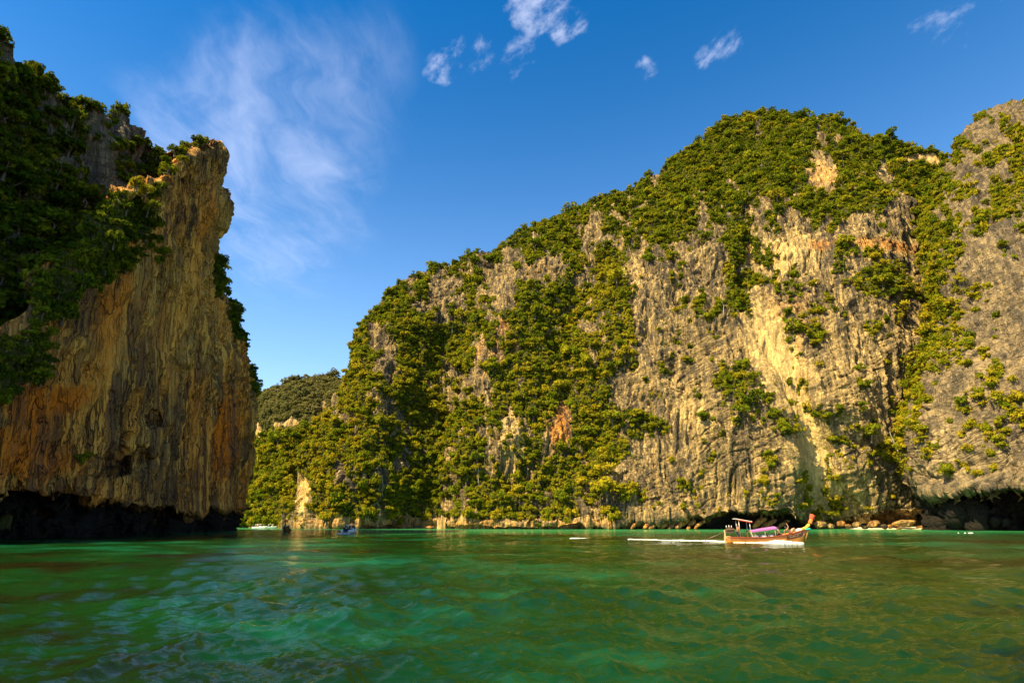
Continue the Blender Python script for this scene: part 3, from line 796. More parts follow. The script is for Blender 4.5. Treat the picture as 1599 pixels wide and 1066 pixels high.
h_top = [(-420, -60), (-200, -40), (-60, 10), (0, 38), (14, 55), (30, 75), (44, 104), (60, 112), (80, 124), (100, 142), (125, 154), (145, 168), (170, 178), (190, 170), (200, 196), (215, 204), (225, 216), (232, 236), (240, 246), (250, 258), (262, 275), (300, 340), (340, 420)]
xs, ys = grid_cols(-420, 340, 330, lambda x: pl(x, h_top), lambda x: pl(x, [(-420, 850), (-100, 760), (100, 640), (340, 640)]), 330)
off = tps([(0, 50, 20), (-400, 0, 24), (100, 150, 21), (190, 180, 20), (240, 250, 18), (300, 350, 16), (0, 300, 13), (100, 300, 14), (180, 300, 12), (0, 500, 7), (-300, 400, 12), (-300, 700, 4), (60, 480, 6), (150, 420, 5), (100, 560, 8), (250, 500, 14), (340, 600, 20), (0, 640, 6), (200, 230, 17), (60, 400, 9)], xs, ys, 0.01)
D = wall_depth(xs, ys, np.clip(off, 2, 60))
rk = blobs(xs, ys, [(150, 230, 66, 56, 10, 1), (180, 200, 40, 36, 0, 1), (85, 175, 44, 34, 30, .9), (170, 285, 34, 24, 0, .7), (30, 110, 26, 40, -20, .7), (205, 260, 34, 40, 0, .8)])
veg = sstep(0.92 - rk * 0.85 - 0.5 + noise_px(xs, ys, 26, 24, 4) * 0.8 + noise_px(xs, ys, 9, 25, 3) * 0.7, -0.12, 0.2)
build_mass('hill', xs, ys, D, (veg, rk * 0.1, rk * 0.15, veg * 0), M_right, big=4.5, flute=3.2, mid=2.2, small=0.8, back=((-14, 3, -4), (-50, 6, -30)), left_back=(-30, 10, 0), right_back=(-25, 8, -10), seed=71, veg_bump=1.5)

# ------------------------------------------------------------------ the sea
def build_water():
    rng = np.random.default_rng(5)
    # rings: as fine as a pixel near the camera, wider farther out
    r = [3.0]
    while r[-1] < 70:
        r.append(r[-1] + max(0.035, r[-1] ** 2 / 2600.0))
    while r[-1] < 700:
        r.append(r[-1] * 1.022)
    r += [1000, 1600, 3000, 6000]
    r = np.array(r)
    fine = np.linspace(rad(-50), rad(50), 700)
    coarse = np.linspace(rad(50), rad(310), 70)[1:-1]
    ang = np.concatenate([fine, coarse])
    R, A = np.meshgrid(r, ang, indexing='ij')
    X = R * np.sin(A)
    Y = R * np.cos(A)
    cell = np.gradient(r)[:, None]
    Z = np.zeros_like(X)
    DX = np.zeros_like(X)
    DY = np.zeros_like(X)
    # gusts: patches of rougher and calmer water
    q = np.stack([X.ravel() / 30.0, Y.ravel() / 14.0, 0 * X.ravel()], -1).astype(np.float32)
    gust = 0.75 + 0.6 * fbm(q, 3, 0.5, 77).reshape(X.shape)
    wind = rad(-68)
    for k in range(64):
        lam = 0.22 * (1.085 ** k) * rng.uniform(0.9, 1.1) * 1.0
        if lam > 30:
            break
        th = wind + rng.normal(0, 0.55 if lam > 1.5 else 0.8)
        kv = 2 * math.pi / lam
        amp = 0.0150 * lam ** 0.88 * rng.uniform(0.5, 1.3) * (1.45 if lam < 1.2 else 0.75 if lam < 4 else 0.65 * (4 / lam) ** 0.85)
        ph = kv * (X * math.sin(th) + Y * math.cos(th)) + rng.uniform(0, 6.28)
        vis = np.clip((lam / np.maximum(cell, R * 0.0025) - 2.2) / 2.5, 0, 1)
        s = np.sin(ph)
        c = np.cos(ph)
        Z += amp * vis * gust * (s + 0.25 * np.sin(2 * ph + 1.2))
        DX += amp * vis * gust * c * math.sin(th) * 0.8
        DY += amp * vis * gust * c * math.cos(th) * 0.8
    far = (R > 300)
    Z[far] = 0
    P = np.stack([X + DX, Y + DY, Z], -1)
    nu, nv = X.shape
    i = np.arange(nu * nv).reshape(nu, nv)
    i2 = np.concatenate([i, i[:, :1]], 1)
    quads = np.stack([i2[:-1, :-1], i2[:-1, 1:], i2[1:, 1:], i2[1:, :-1]], -1).reshape(-1, 4)
    V = np.concatenate([P.reshape(-1, 3), [[0, 0, 0]]])
    cidx = nu * nv
    tris = np.stack([np.full(nv, cidx), i2[0, 1:], i2[0, :-1]], -1)
    me = mesh_from_arrays('water', V, quads, tris)
    me.polygons.foreach_set('use_smooth', np.ones(len(me.polygons), bool))
    return me


def water_mat():
    m = bpy.data.materials.new('sea_water')
    m.use_nodes = True
    nt = NT(m.node_tree)
    b = nt.n['Principled BSDF']
    pos = nt.new('ShaderNodeNewGeometry').outputs['Position']
    sp = nt.new('ShaderNodeSeparateXYZ')
    nt.l.new(pos, sp.inputs[0])
    big = nt.noise(mapping(nt, pos, scale=(1, 1.5, 1)), 0.035, 4, 0.55, 0.6)
    midn = nt.noise(mapping(nt, pos, scale=(0.7, 1.3, 1), rot=(0, 0, rad(12))), 0.16, 4, 0.6, 0.5)
    fin = nt.noise(mapping(nt, pos, scale=(1, 1.7, 1), rot=(0, 0, rad(-15))), 0.9, 4, 0.6)
    f = nt.math('ADD', nt.math('MULTIPLY', big, 0.75), nt.math('MULTIPLY', midn, 0.45))
    f = nt.math('ADD', f, nt.math('MULTIPLY', fin, 0.12))
    # sea bed seen through the water: dark reef, green depth, clear sand
    col = nt.mix(nt.ramp(f, 0.52, 0.66), REEF, DEEP)
    col = nt.mix(nt.ramp(f, 0.66, 0.82), col, SANDY)
    # olive to the east: the cliff's reflection painted into the water colour
    east = nt.ramp(nt.math('ADD', sp.outputs['X'], nt.math('MULTIPLY', midn, 9.0)), 2.0, 18.0)
    near = nt.ramp(sp.outputs['Y'], 70.0, 16.0)
    col = nt.mix(nt.math('MULTIPLY', nt.math('MULTIPLY', east, nt.ramp(fin, 0.3, 0.7)), nt.math('ADD', nt.math('MULTIPLY', near, .3), .45)), col, OLIVE_REFLECTION)
    # pale sand shelf along the far shore
    sh = nt.math('ADD', sp.outputs['Y'], nt.math('MULTIPLY', nt.math('SUBTRACT', midn, 0.5), 60))
    col = nt.mix(nt.ramp(sh, 95.0, 190.0), col, SHELF)
    h = nt.math('ADD', nt.noise(mapping(nt, pos, scale=(1, 1.5, 1), rot=(0, 0, rad(20))), 3.2, 4, 0.65), nt.math('MULTIPLY', nt.noise(mapping(nt, pos, scale=(1, 1.8, 1), rot=(0, 0, rad(15))), 0.5, 3, 0.6), 2.2))
    bp = nt.new('ShaderNodeBump')
    bp.inputs['Strength'].default_value = 0.36
    bp.inputs['Distance'].default_value = 0.10
    nt.put(bp.inputs['Height'], h)
    # light scattered back from below the surface hardly follows the facets; the reflection does
    up = nt.vmath('NORMALIZE', nt.vmath('ADD', nt.vmath('SCALE', nt.new('ShaderNodeNewGeometry').outputs['Normal'], scale=0.35), (0, 0, 0.65)))
    df = nt.new('ShaderNodeBsdfDiffuse')
    nt.put(df.inputs['Color'], col)
    nt.put(df.inputs['Normal'], up)
    gl = nt.new('ShaderNodeBsdfGlossy')
    gl.inputs['Color'].default_value = (0.95, 0.97, 1.0, 1)
    gl.inputs['Roughness'].default_value = 0.03
    nt.l.new(bp.outputs[0], gl.inputs['Normal'])
    fr = nt.new('ShaderNodeFresnel')
    fr.inputs['IOR'].default_value = 1.333
    nt.l.new(bp.outputs[0], fr.inputs['Normal'])
    mx = nt.new('ShaderNodeMixShader')
    nt.put(mx.inputs[0], nt.math('MULTIPLY', fr.outputs[0], 0.62))       # a polarising filter takes part of the reflection
    nt.l.new(df.outputs[0], mx.inputs[1])
    nt.l.new(gl.outputs[0], mx.inputs[2])
    nt.n.remove(b)
    nt.l.new(mx.outputs[0], nt.n['Material Output'].inputs['Surface'])
    return m


REEF = (0.006, 0.007, 0.0015)
DEEP = (0.0025, 0.025, 0.0036)
SANDY = (0.005, 0.085, 0.032)
OLIVE_REFLECTION = (0.026, 0.032, 0.001)
SHELF = (0.03, 0.19, 0.06)
sea = link('water', build_water(), water_mat(), kind='structure')

# ------------------------------------------------------------------ plants
rng = np.random.default_rng(11)


def leaf_cloud(seed, n_lobes, n_leaf, leaf, flat=0.75, spread=0.62):
    """A crown of radius about 1: leaf-sized faces over several flattened lobes, open between them."""
    g = np.random.default_rng(seed)
    th = g.uniform(0, 6.283, n_lobes)
    rr = np.sqrt(g.uniform(0, 1, n_lobes)) * spread
    cen = np.stack([rr * np.cos(th), rr * np.sin(th), g.uniform(-0.2, 0.55, n_lobes) * (1.2 - rr)], -1)
    size = g.uniform(0.26, 0.5, n_lobes)
    k = g.choice(n_lobes, n_leaf, p=size ** 2 / (size ** 2).sum())
    d = g.normal(0, 1, (n_leaf, 3))
    d[:, 2] = np.abs(d[:, 2]) * 1.1 - 0.35
    d /= np.linalg.norm(d, axis=1, keepdims=True)
    c = cen[k] + d * (size[k] * g.uniform(0.72, 1.08, n_leaf))[:, None] * np.array([1, 1, flat])
    nrm = d + g.normal(0, 0.5, (n_leaf, 3)) + np.array([0, 0, 0.12])
    nrm /= np.linalg.norm(nrm, axis=1, keepdims=True)
    t = np.cross(nrm, g.normal(0, 1, (n_leaf, 3)))
    t /= np.linalg.norm(t, axis=1, keepdims=True)
    bt = np.cross(nrm, t)
    L = leaf * g.uniform(0.7, 1.4, n_leaf)[:, None]
    W = L * g.uniform(0.45, 0.75, n_leaf)[:, None]
    droop = nrm * L * 0.18
    V = np.stack([c - t * L - droop, c - bt * W, c + t * L - droop, c + bt * W], 1).reshape(-1, 3)
    Q = np.arange(n_leaf * 4).reshape(-1, 4)
    return V, Q


def crown_mesh(name, *a, **k):
    V, Q = leaf_cloud(*a, **k)
    me = mesh_from_arrays(name, V, Q)
    me.materials.append(M_leaf)
    return me


def tube(V, Fc, pts, radii, sides=6):
    """Adds a tapered tube along pts to the lists V and Fc."""
    base = len(V)
    pts = [Vector(p) for p in pts]
    for i, p in enumerate(pts):
        d = (pts[min(i + 1, len(pts) - 1)] - pts[max(i - 1, 0)]).normalized()
        a = d.orthogonal().normalized() if abs(d.z) < 0.9 else Vector((1, 0, 0)).cross(d).normalized()
        bb = d.cross(a)
        for s in range(sides):
            t = 2 * math.pi * s / sides
            V.append(p + (a * math.cos(t) + bb * math.sin(t)) * radii[i])
    for i in range(len(pts) - 1):
        for s in range(sides):
            s2 = (s + 1) % sides
            Fc.append((base + i * sides + s, base + i * sides + s2, base + (i + 1) * sides + s2, base + (i + 1) * sides + s))
    Fc.append(tuple(base + s for s in range(sides))[::-1])
    Fc.append(tuple(base + (len(pts) - 1) * sides + s for s in range(sides)))


def mesh_pydata(name, V, Fc, mat=None, smooth=False):
    me = bpy.data.meshes.new(name)
    me.from_pydata([tuple(v) for v in V], [], Fc)
    me.update()
    if smooth:
        me.polygons.foreach_set('use_smooth', np.ones(len(me.polygons), bool))
    if mat:
        me.materials.append(mat)
    return me


def trunk_mesh(seed):
    g = random.Random(seed)
    V, Fc = [], []
    bend = [(0, 0, -0.9), (g.uniform(-.08, .08), g.uniform(-.08, .08), -0.45), (g.uniform(-.12, .12), g.uniform(-.12, .12), -0.1), (g.uniform(-.15, .15), g.uniform(-.15, .15), 0.35)]
    tube(V, Fc, bend, [0.075, 0.055, 0.045, 0.02], 6)
    for k in range(4):
        t = k * 1.6 + g.uniform(0, 1)
        e = (math.cos(t) * 0.55, math.sin(t) * 0.55, g.uniform(0.1, 0.4))
        st = Vector(bend[2 if k % 2 else 1])
        tube(V, Fc, [st, (st + Vector(e)) / 2 + Vector((0, 0, -.04)), e], [0.032, 0.022, 0.01], 5)
    return mesh_pydata('trunk', V, Fc, M_bark)


CROWNS = [crown_mesh('crown', 100 + s, 6 + s % 5, 340, 0.125, flat=0.7 + 0.15 * (s % 3), spread=0.55 + 0.09 * (s % 3)) for s in range(8)]
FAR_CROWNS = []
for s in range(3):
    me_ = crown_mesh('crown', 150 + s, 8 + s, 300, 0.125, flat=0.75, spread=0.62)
    me_.materials[0] = M_leaf_haze
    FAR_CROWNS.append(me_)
TUFTS = [crown_mesh('creeper', 200 + s, 4 + s % 2, 95, 0.20, flat=0.8, spread=0.7) for s in range(4)]
TRUNKS = [trunk_mesh(s) for s in range(4)]


def scatter(mass, spacing, jitter, power, thr, seed, face=True):
    m = mass
    g = np.random.default_rng(seed)
    P = m['P'].reshape(-1, 3)
    veg = m['veg'].reshape(-1)
    du = np.linalg.norm(np.gradient(m['P'], axis=0), axis=2) * np.linalg.norm(np.gradient(m['P'], axis=1), axis=2)
    ok = np.where((veg > thr) & (P[:, 2] > 1.0))[0]
    if len(ok) == 0:
        return ok
    wgt = (veg[ok] ** power) * du.reshape(-1)[ok]
    wgt /= wgt.sum()
    n = min(len(ok), 60000)
    pick = g.choice(ok, n, replace=False, p=wgt) if np.count_nonzero(wgt) >= n else ok
    cell = np.floor(P[pick] / spacing + g.uniform(0, 1, 3)).astype(np.int64)
    key = cell[:, 0] * 73856093 ^ cell[:, 1] * 19349663 ^ cell[:, 2] * 83492791
    _, first = np.unique(key, return_index=True)
    return pick[np.sort(first)]


# (x, y) of the photograph -> how yellow and light the foliage is there; lowest values paint the left hill's shade
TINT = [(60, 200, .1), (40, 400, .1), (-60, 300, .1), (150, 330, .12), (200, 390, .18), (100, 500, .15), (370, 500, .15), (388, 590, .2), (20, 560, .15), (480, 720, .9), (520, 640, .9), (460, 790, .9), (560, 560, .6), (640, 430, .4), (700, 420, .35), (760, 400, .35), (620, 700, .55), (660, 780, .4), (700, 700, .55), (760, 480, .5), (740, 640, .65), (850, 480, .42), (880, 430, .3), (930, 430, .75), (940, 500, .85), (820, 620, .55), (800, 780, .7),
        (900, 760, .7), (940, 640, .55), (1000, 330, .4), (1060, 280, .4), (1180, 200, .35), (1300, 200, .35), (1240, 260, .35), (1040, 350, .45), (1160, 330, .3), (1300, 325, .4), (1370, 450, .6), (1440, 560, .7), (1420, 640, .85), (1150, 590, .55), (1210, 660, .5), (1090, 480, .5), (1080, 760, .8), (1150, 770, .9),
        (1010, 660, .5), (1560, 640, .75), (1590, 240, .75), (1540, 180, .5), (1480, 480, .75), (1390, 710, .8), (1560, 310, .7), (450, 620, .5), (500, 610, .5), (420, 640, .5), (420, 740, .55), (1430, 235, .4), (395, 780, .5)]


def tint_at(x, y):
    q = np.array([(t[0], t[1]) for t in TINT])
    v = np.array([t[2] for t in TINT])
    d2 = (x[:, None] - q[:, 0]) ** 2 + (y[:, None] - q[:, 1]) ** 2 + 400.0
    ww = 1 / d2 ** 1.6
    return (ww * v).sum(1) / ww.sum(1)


# mass -> (tree spacing, mean crown radius, spread, creeper spacing, creeper radius)
PLANT = {'cliff': (3.1, 1.3, .50, 1.35, 0.75), 'cliff.001': (3.2, 1.4, .38, 1.4, 0.75), 'hill': (5.0, 2.6, .3, 3.0, 1.5), 'hill.001': (4.6, 2.3, .3, 2.8, 1.4), 'hill.002': (4.0, 2.2, .35, 2.2, 1.2),
         'cliff.002': (2.0, 0.95, .35, 1.0, 0.5), 'hill.003': (3.2, 1.55, .42, 1.5, 0.75)}
trees = []      # mass, vertex, position, normal, radius, tint, x, y
tufts = []
for si, (nm, (sp_t, rt, sd, sp_c, rc)) in enumerate(PLANT.items()):
    m = MASSES[nm]
    P = m['P'].reshape(-1, 3)
    N = m['N'].reshape(-1, 3)
    X_, Y_ = m['xs'].reshape(-1), m['ys'].reshape(-1)
    g = np.random.default_rng(900 + si)
    a = scatter(m, sp_t, 0, 1.0, 0.5, 300 + si)
    rr = rt * np.exp(g.normal(0, sd, len(a))) * (0.65 + 0.35 * m['veg'].reshape(-1)[a])
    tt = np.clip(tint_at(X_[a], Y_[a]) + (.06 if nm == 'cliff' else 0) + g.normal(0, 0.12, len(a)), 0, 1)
    trees += [(nm, P[i], N[i], r_, t_, X_[i], Y_[i]) for i, r_, t_ in zip(a, rr, tt)]
    a = scatter(m, sp_c, 0, 0.6, 0.3, 400 + si)
    rr = rc * np.exp(g.normal(0, 0.35, len(a)))
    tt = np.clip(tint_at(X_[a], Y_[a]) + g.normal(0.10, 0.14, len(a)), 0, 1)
    tufts += [(nm, P[i], N[i], r_, t_, X_[i], Y_[i]) for i, r_, t_ in zip(a, rr, tt)]
print('trees', len(trees), 'creepers', len(tufts))


def seat(P, N, r):
    """Where a crown of radius r stands when it grows out of the rock at P."""
    return P + N * (0.30 * r) + np.array([0, 0, 0.22 * r])


REGIONS = [
    ('hill.003', None, 'shaded tree above the pointed rock', 'trees on the shaded hill', 5, 5),
    ('cliff.002', lambda x, y: x > 320, 'bush on the pointed rock sea edge', 'bushes on the edge of the pointed rock', 4, 2),
    ('cliff.002', None, 'bush on the pointed rock shoulder', 'bushes on the shoulder of the pointed rock', 5, 4),
    ('cliff.001', lambda x, y: y < 420, 'bush high on the grey wall', 'bushes high on the grey wall', 4, 3),
    ('cliff.001', None, 'bush on the lower grey wall', 'bushes on the lower grey wall', 5, 3),
    ('hill', None, 'tree on the small summit in the saddle', 'trees on the small summit', 2, 3),
    ('hill.001', None, 'tree on the farthest wooded hill', 'trees on the farthest hill', 4, 4),
    ('hill.002', None, 'tree on the slope behind moored boats', 'trees on the slope behind the moored boats', 4, 3),
    ('cliff', lambda x, y: y < 300 and x > 980, 'tree on the domed sunlit summit', 'trees on the domed summit', 4, 4),
    ('cliff', lambda x, y: x < 660, 'tree on the sunlit outer spur', 'trees on the outer spur', 5, 4),
    ('cliff', lambda x, y: x < 780, 'tree in the shaded cliff gully', 'trees in the shaded gully', 4, 3),
    ('cliff', lambda x, y: x < 1000 and y < 580, 'tree amid the upper sunlit cliff', 'trees on the upper middle of the cliff', 4, 4),
    ('cliff', lambda x, y: x < 1000, 'tree amid the lower sunlit cliff', 'trees low on the middle of the cliff', 4, 4),
    ('cliff', lambda x, y: x < 1255, 'bush on the buttress by the pale slab', 'bushes on the buttress', 4, 4),
    ('cliff', None, 'bush on the rock face above the beach', 'bushes above the beach', 5, 4),
]


def region(nm, x, y):
    for k, (n, f, lab, grp, nr, nc) in enumerate(REGIONS):
        if n == nm and (f is None or f(x, y)):
            return k
    return None


ROWS = {2: ['in the upper half', 'in the lower half'], 4: ['at the top', 'above halfway', 'below halfway', 'at the foot'],
        5: ['at the top', 'above halfway', 'at mid height', 'below halfway', 'at the foot']}
COLS = {2: ['left half', 'right half'], 3: ['left third', 'middle third', 'right third'], 4: ['far left', 'left of middle', 'right of middle', 'far right'],
        5: ['far left', 'left of middle', 'in the middle', 'right of middle', 'far right']}


ORD = [''] + [s + ' ' for s in 'second third fourth fifth sixth seventh eighth ninth tenth eleventh twelfth thirteenth fourteenth'.split()]


def labels_for(items):
    """A label for every single plant: its region, then the row and the column of the region it stands in, then its size among those."""
    out = [None] * len(items)
    by = {}
    for i, t in enumerate(items):
        by.setdefault(region(t[0], t[5], t[6]), []).append(i)
    for k, ids in by.items():
        _, _, lab, grp, nr, nc = REGIONS[k]
        xs_ = np.array([items[i][5] for i in ids])
        ys_ = np.array([items[i][6] for i in ids])
        cells = {}
        for i, x, y in zip(ids, xs_, ys_):
            rr_ = int(min(nr - 1, nr * (y - ys_.min()) / max(1, np.ptp(ys_))))
            cc = int(min(nc - 1, nc * (x - xs_.min()) / max(1, np.ptp(xs_))))
            cells.setdefault((rr_, cc), []).append(i)
        for (rr_, cc), mem in cells.items():
            mem.sort(key=lambda i: -items[i][3])
            for j, i in enumerate(mem):
                back_ = len(mem) - 1 - j
                w_ = '' if len(mem) == 1 else ORD[j] + 'biggest ' if j <= back_ else ORD[back_] + 'smallest '
                out[i] = (w_ + lab + ', ' + ROWS[nr][rr_] + ', ' + COLS[nc][cc], grp)
    return out


def shows(t):
    if not (-10 < t[5] < 1605 and t[6] > -10):
        return 0.01
    if t[0] == 'hill.003' and t[5] > pl(t[6], p_left) - 4 and t[6] > 225:
        return 0.01              # behind the pointed rock
    return 1.0


trees.sort(key=lambda t: -(t[3] / t[1][1]) * shows(t))
N_SINGLE = 280
single, rest = trees[:N_SINGLE], trees[N_SINGLE:]
extra = [t for t in rest if t[0] == 'hill.001'][:6]
single = single + extra
rest = [t for t in rest if not any(t is e_ for e_ in extra)]
far_rest = [t for t in rest if t[0] == 'hill.001']
rest = [t for t in rest if t[0] != 'hill.001']
far_src = []
rnd = random.Random(4)
crown_src = []
for k, ((nm, P, N, r_, t_, x, y), (lab, grp)) in enumerate(zip(single, labels_for(single))):
    cat = 'bush' if ' bush' in ' ' + lab else 'tree'
    e = empty(cat, lab, cat, Vector(seat(P, N, r_)), rnd.uniform(0, 6.28), grp)
    e.scale = (r_, r_, r_ * rnd.uniform(0.8, 1.15))
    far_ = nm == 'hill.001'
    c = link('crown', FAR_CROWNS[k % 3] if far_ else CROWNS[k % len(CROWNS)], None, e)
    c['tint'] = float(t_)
    link('trunk', TRUNKS[k % len(TRUNKS)], None, e)
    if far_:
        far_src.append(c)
    elif len(crown_src) < len(CROWNS):
        crown_src.append(c)


def instances(name, items, sources, kind_label):
    """One object for the plants past counting: a node tree sets the crowns of SOURCES on its points."""
    pts = np.array([seat(P, N, r_) for (_, P, N, r_, _, _, _) in items]) if sources is not tuft_src else np.array([P + N * r_ * 0.12 for (_, P, N, r_, _, _, _) in items])
    me = bpy.data.meshes.new(name)
    me.vertices.add(len(pts))
    me.vertices.foreach_set('co', pts.astype(np.float32).ravel())
    g = np.random.default_rng(len(items))
    n = len(pts)
    r_ = np.array([t[3] for t in items])
    for nm, arr in (('size', r_), ('tint', np.array([t[4] for t in items])), ('spin', g.uniform(0, 6.283, n)), ('tall', g.uniform(0.7, 1.45, n) if sources is not tuft_src else g.uniform(0.9, 2.3, n))):
        at = me.attributes.new(nm, 'FLOAT', 'POINT')
        at.data.foreach_set('value', arr.astype(np.float32))
    at = me.attributes.new('kind', 'INT', 'POINT')
    at.data.foreach_set('value', g.integers(0, len(sources), n).astype(np.int32))
    o = link(name, me, None, kind='stuff')
    tree = bpy.data.node_groups.new(name + '_nodes', 'GeometryNodeTree')
    tree.interface.new_socket('Geometry', in_out='INPUT', socket_type='NodeSocketGeometry')
    tree.interface.new_socket('Geometry', in_out='OUTPUT', socket_type='NodeSocketGeometry')
    nt = NT(tree)
    gi = nt.new('NodeGroupInput')
    go = nt.new('NodeGroupOutput')
    iop = nt.new('GeometryNodeInstanceOnPoints')
    g2i = nt.new('GeometryNodeGeometryToInstance')
    for s in sources:
        oi = nt.new('GeometryNodeObjectInfo')
        oi.transform_space = 'ORIGINAL'
        oi.inputs['Object'].default_value = s
        nt.l.new(oi.outputs['Geometry'], g2i.inputs[0])
    nt.l.new(gi.outputs[0], iop.inputs['Points'])
    nt.l.new(g2i.outputs[0], iop.inputs['Instance'])
    iop.inputs['Pick Instance'].default_value = True

    def named(nm, typ):
        a = nt.new('GeometryNodeInputNamedAttribute', data_type=typ)
        a.inputs['Name'].default_value = nm
        return a.outputs['Attribute']
    nt.l.new(named('kind', 'INT'), iop.inputs['Instance Index'])
    cr = nt.new('ShaderNodeCombineXYZ')
    nt.l.new(named('spin', 'FLOAT'), cr.inputs[2])
    nt.l.new(cr.outputs[0], iop.inputs['Rotation'])
    cs = nt.new('ShaderNodeCombineXYZ')
    sz = named('size', 'FLOAT')
    nt.l.new(sz, cs.inputs[0])
    nt.l.new(sz, cs.inputs[1])
    nt.put(cs.inputs[2], nt.math('MULTIPLY', sz, named('tall', 'FLOAT')))
    nt.l.new(cs.outputs[0], iop.inputs['Scale'])
    nt.l.new(iop.outputs[0], go.inputs[0])
    md = o.modifiers.new('plants', 'NODES')
    md.node_group = tree
    return o


tuft_src = []
instances('forest', rest, crown_src, 'tree')
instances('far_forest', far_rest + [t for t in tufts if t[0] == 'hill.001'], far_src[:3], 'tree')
tufts = [t for t in tufts if t[0] != 'hill.001']
# the first creeper plants are objects too; the carpet copies them
SRC = [('hill.003', 'low creeping plant on the shaded hill above the pointed rock, the largest in view there'), ('cliff.002', 'low creeping plant on the pointed ochre rock, the largest in view there'),
       ('cliff', 'low creeping plant on the great sunlit cliff, the largest in view there'), ('cliff.001', 'low creeping plant on the grey wall behind the beach, the largest in view there')]
for k, (which, lab) in enumerate(SRC):
    nm, P, N, r_, t_, x, y = max((t for t in tufts if t[0] == which), key=lambda t: (t[3] / t[1][1]) * shows(t) if 0 < t[5] < 1599 and t[6] > 0 else 0)
    o = link('creeper', TUFTS[k], None, label=lab, category='creeper')
    o.location = Vector(P + N * r_ * 0.12)
    o.scale = (r_, r_, r_)
    o['tint'] = float(t_)
    tuft_src.append(o)
instances('undergrowth', tufts, tuft_src, 'creeper')

# ------------------------------------------------------------------ shore: sand, boulders, roots of rock, stalactites
def sand_mat():
    m = simple_mat('sand', (0.62, 0.52, 0.36), 0.95, vary=0.12, scale=0.6, bump=0.3)
    return m


nx_, ny_ = 90, 40
X, T = np.meshgrid(np.linspace(118, 186, nx_), np.linspace(0, 1, ny_), indexing='ij')
Yb = 206 + T * 50
sn = fbm(np.stack([X.ravel() / 7, Yb.ravel() / 7, 0 * X.ravel()], -1).astype(np.float32), 3, 0.5, 91).reshape(X.shape)
Zb = -0.9 + 2.6 * sstep(T, 0.15, 0.8) * sstep(X, 124, 140) + sn * 0.25
sandm = mesh_from_arrays('beach', np.stack([X, Yb, Zb], -1).reshape(-1, 3), grid_quads(nx_, ny_)[:, ::-1])
sandm.polygons.foreach_set('use_smooth', np.ones(len(sandm.polygons), bool))
link('beach', sandm, sand_mat(), kind='structure')


def boulder_mesh(seed, sx, sy, sz, sub=4):
    bm = bmesh.new()
    bmesh.ops.create_icosphere(bm, subdivisions=sub, radius=1.0)
    co = np.array([v.co[:] for v in bm.verts], np.float32)
    g = np.random.default_rng(seed)
    # facets: clip against a few random planes, then roughen
    for _ in range(9):
        n = g.normal(0, 1, 3)
        n /= np.linalg.norm(n)
        lim = g.uniform(0.62, 0.9)
        over = np.maximum(co @ n - lim, 0)
        co = co - over[:, None] * n * 0.9
    nr = co / np.maximum(np.linalg.norm(co, axis=1, keepdims=True), 1e-6)
    co = co + nr * (fbm(co * 1.6 + seed * 3.1, 4, 0.55, seed)[:, None] * 0.22)
    co = co * np.array([sx, sy, sz])
    for v, c in zip(bm.verts, co):
        v.co = c
    me = bpy.data.meshes.new('boulder')
    bm.to_mesh(me)
    bm.free()
    return me


def set_masks(me, rgba):
    at = me.attributes.new('masks', 'FLOAT_COLOR', 'POINT')
    at.data.foreach_set('color', np.tile(np.array(rgba, np.float32), len(me.vertices)))


def stone(x, y, D, sx, sy, sz, seed, label, rot=0.0, masks=(0, .4, .5, .1), tilt=0.0, group='boulders along the beach'):
    sx, sy, sz = sx * .8, sy * .8, sz * .75
    me = boulder_mesh(seed, sx, sy, sz)
    set_masks(me, masks)
    o = link('boulder', me, M_main, None, label=label, category='boulder')
    if group:
        o['group'] = group
    p = spot(x, y, D - (4 if x > 1200 else 0))
    o.location = (p.x, p.y, max(p.z, sz * 0.15))
    o.rotation_euler = (0, tilt, rot)


stone(1281, 819, 226, 3.0, 2.2, 1.9, 1, 'tan rounded boulder just behind the longtail boat bow post', 0.2)
stone(1298, 821, 226, 2.0, 1.8, 1.5, 2, 'dark brown boulder below the bright green beach shrubs', 0.9, (0, .1, .4, .3))
stone(1313, 818, 229, 2.2, 2.0, 1.8, 3, 'upright orange brown boulder between the beach shrubs and the rock apron', 1.9, (0, .3, .9, .1))
stone(1325, 821, 226, 1.7, 1.5, 1.1, 4, 'low brown boulder at the water edge under the rock apron', 0.4, (0, .1, .6, .2))
stone(1338, 819, 228, 2.3, 1.9, 1.4, 5, 'pointed tan boulder in the middle of the boulder line', 2.4, (0, .4, .6, 0), .3)
stone(1351, 823, 224, 1.6, 1.4, 0.9, 6, 'small dark wetted boulder at the waterline in front of the tan one', 0.1, (0, 0, .2, .6))
stone(1364, 819, 228, 3.4, 2.2, 1.8, 7, 'largest sloping brown boulder of the line before the sand', 0.3, (0, .3, .7, .1), -.35)
stone(1381, 822, 226, 1.9, 1.6, 1.3, 8, 'dark boulder beside the largest sloping one', 1.1, (0, 0, .3, .5))
stone(1391, 822, 225, 1.4, 1.3, 1.1, 9, 'orange boulder at the near end of the sand strip', 2.0, (0, .2, 1, 0))
stone(1404, 825, 219, 1.3, 1.0, 0.5, 10, 'flat little stone lying on the sand strip', 0.5, (0, .2, .7, .1))
stone(1440, 822, 214, 3.2, 1.4, 0.6, 11, 'long flat reddish slab on the sand beside the dark undercut', 0.1, (0, .1, 1, .1))
stone(1412, 817, 232, 6.5, 3.0, 1.7, 12, 'broad tan rock ledge rising behind the sand strip', 0.05, (0, .6, .6, 0), -.1)
stone(1350, 808, 238, 4.0, 3.0, 3.0, 13, 'big pale block leaning on the cliff foot above the boulder line', 0.6, (0, .7, .4, 0))
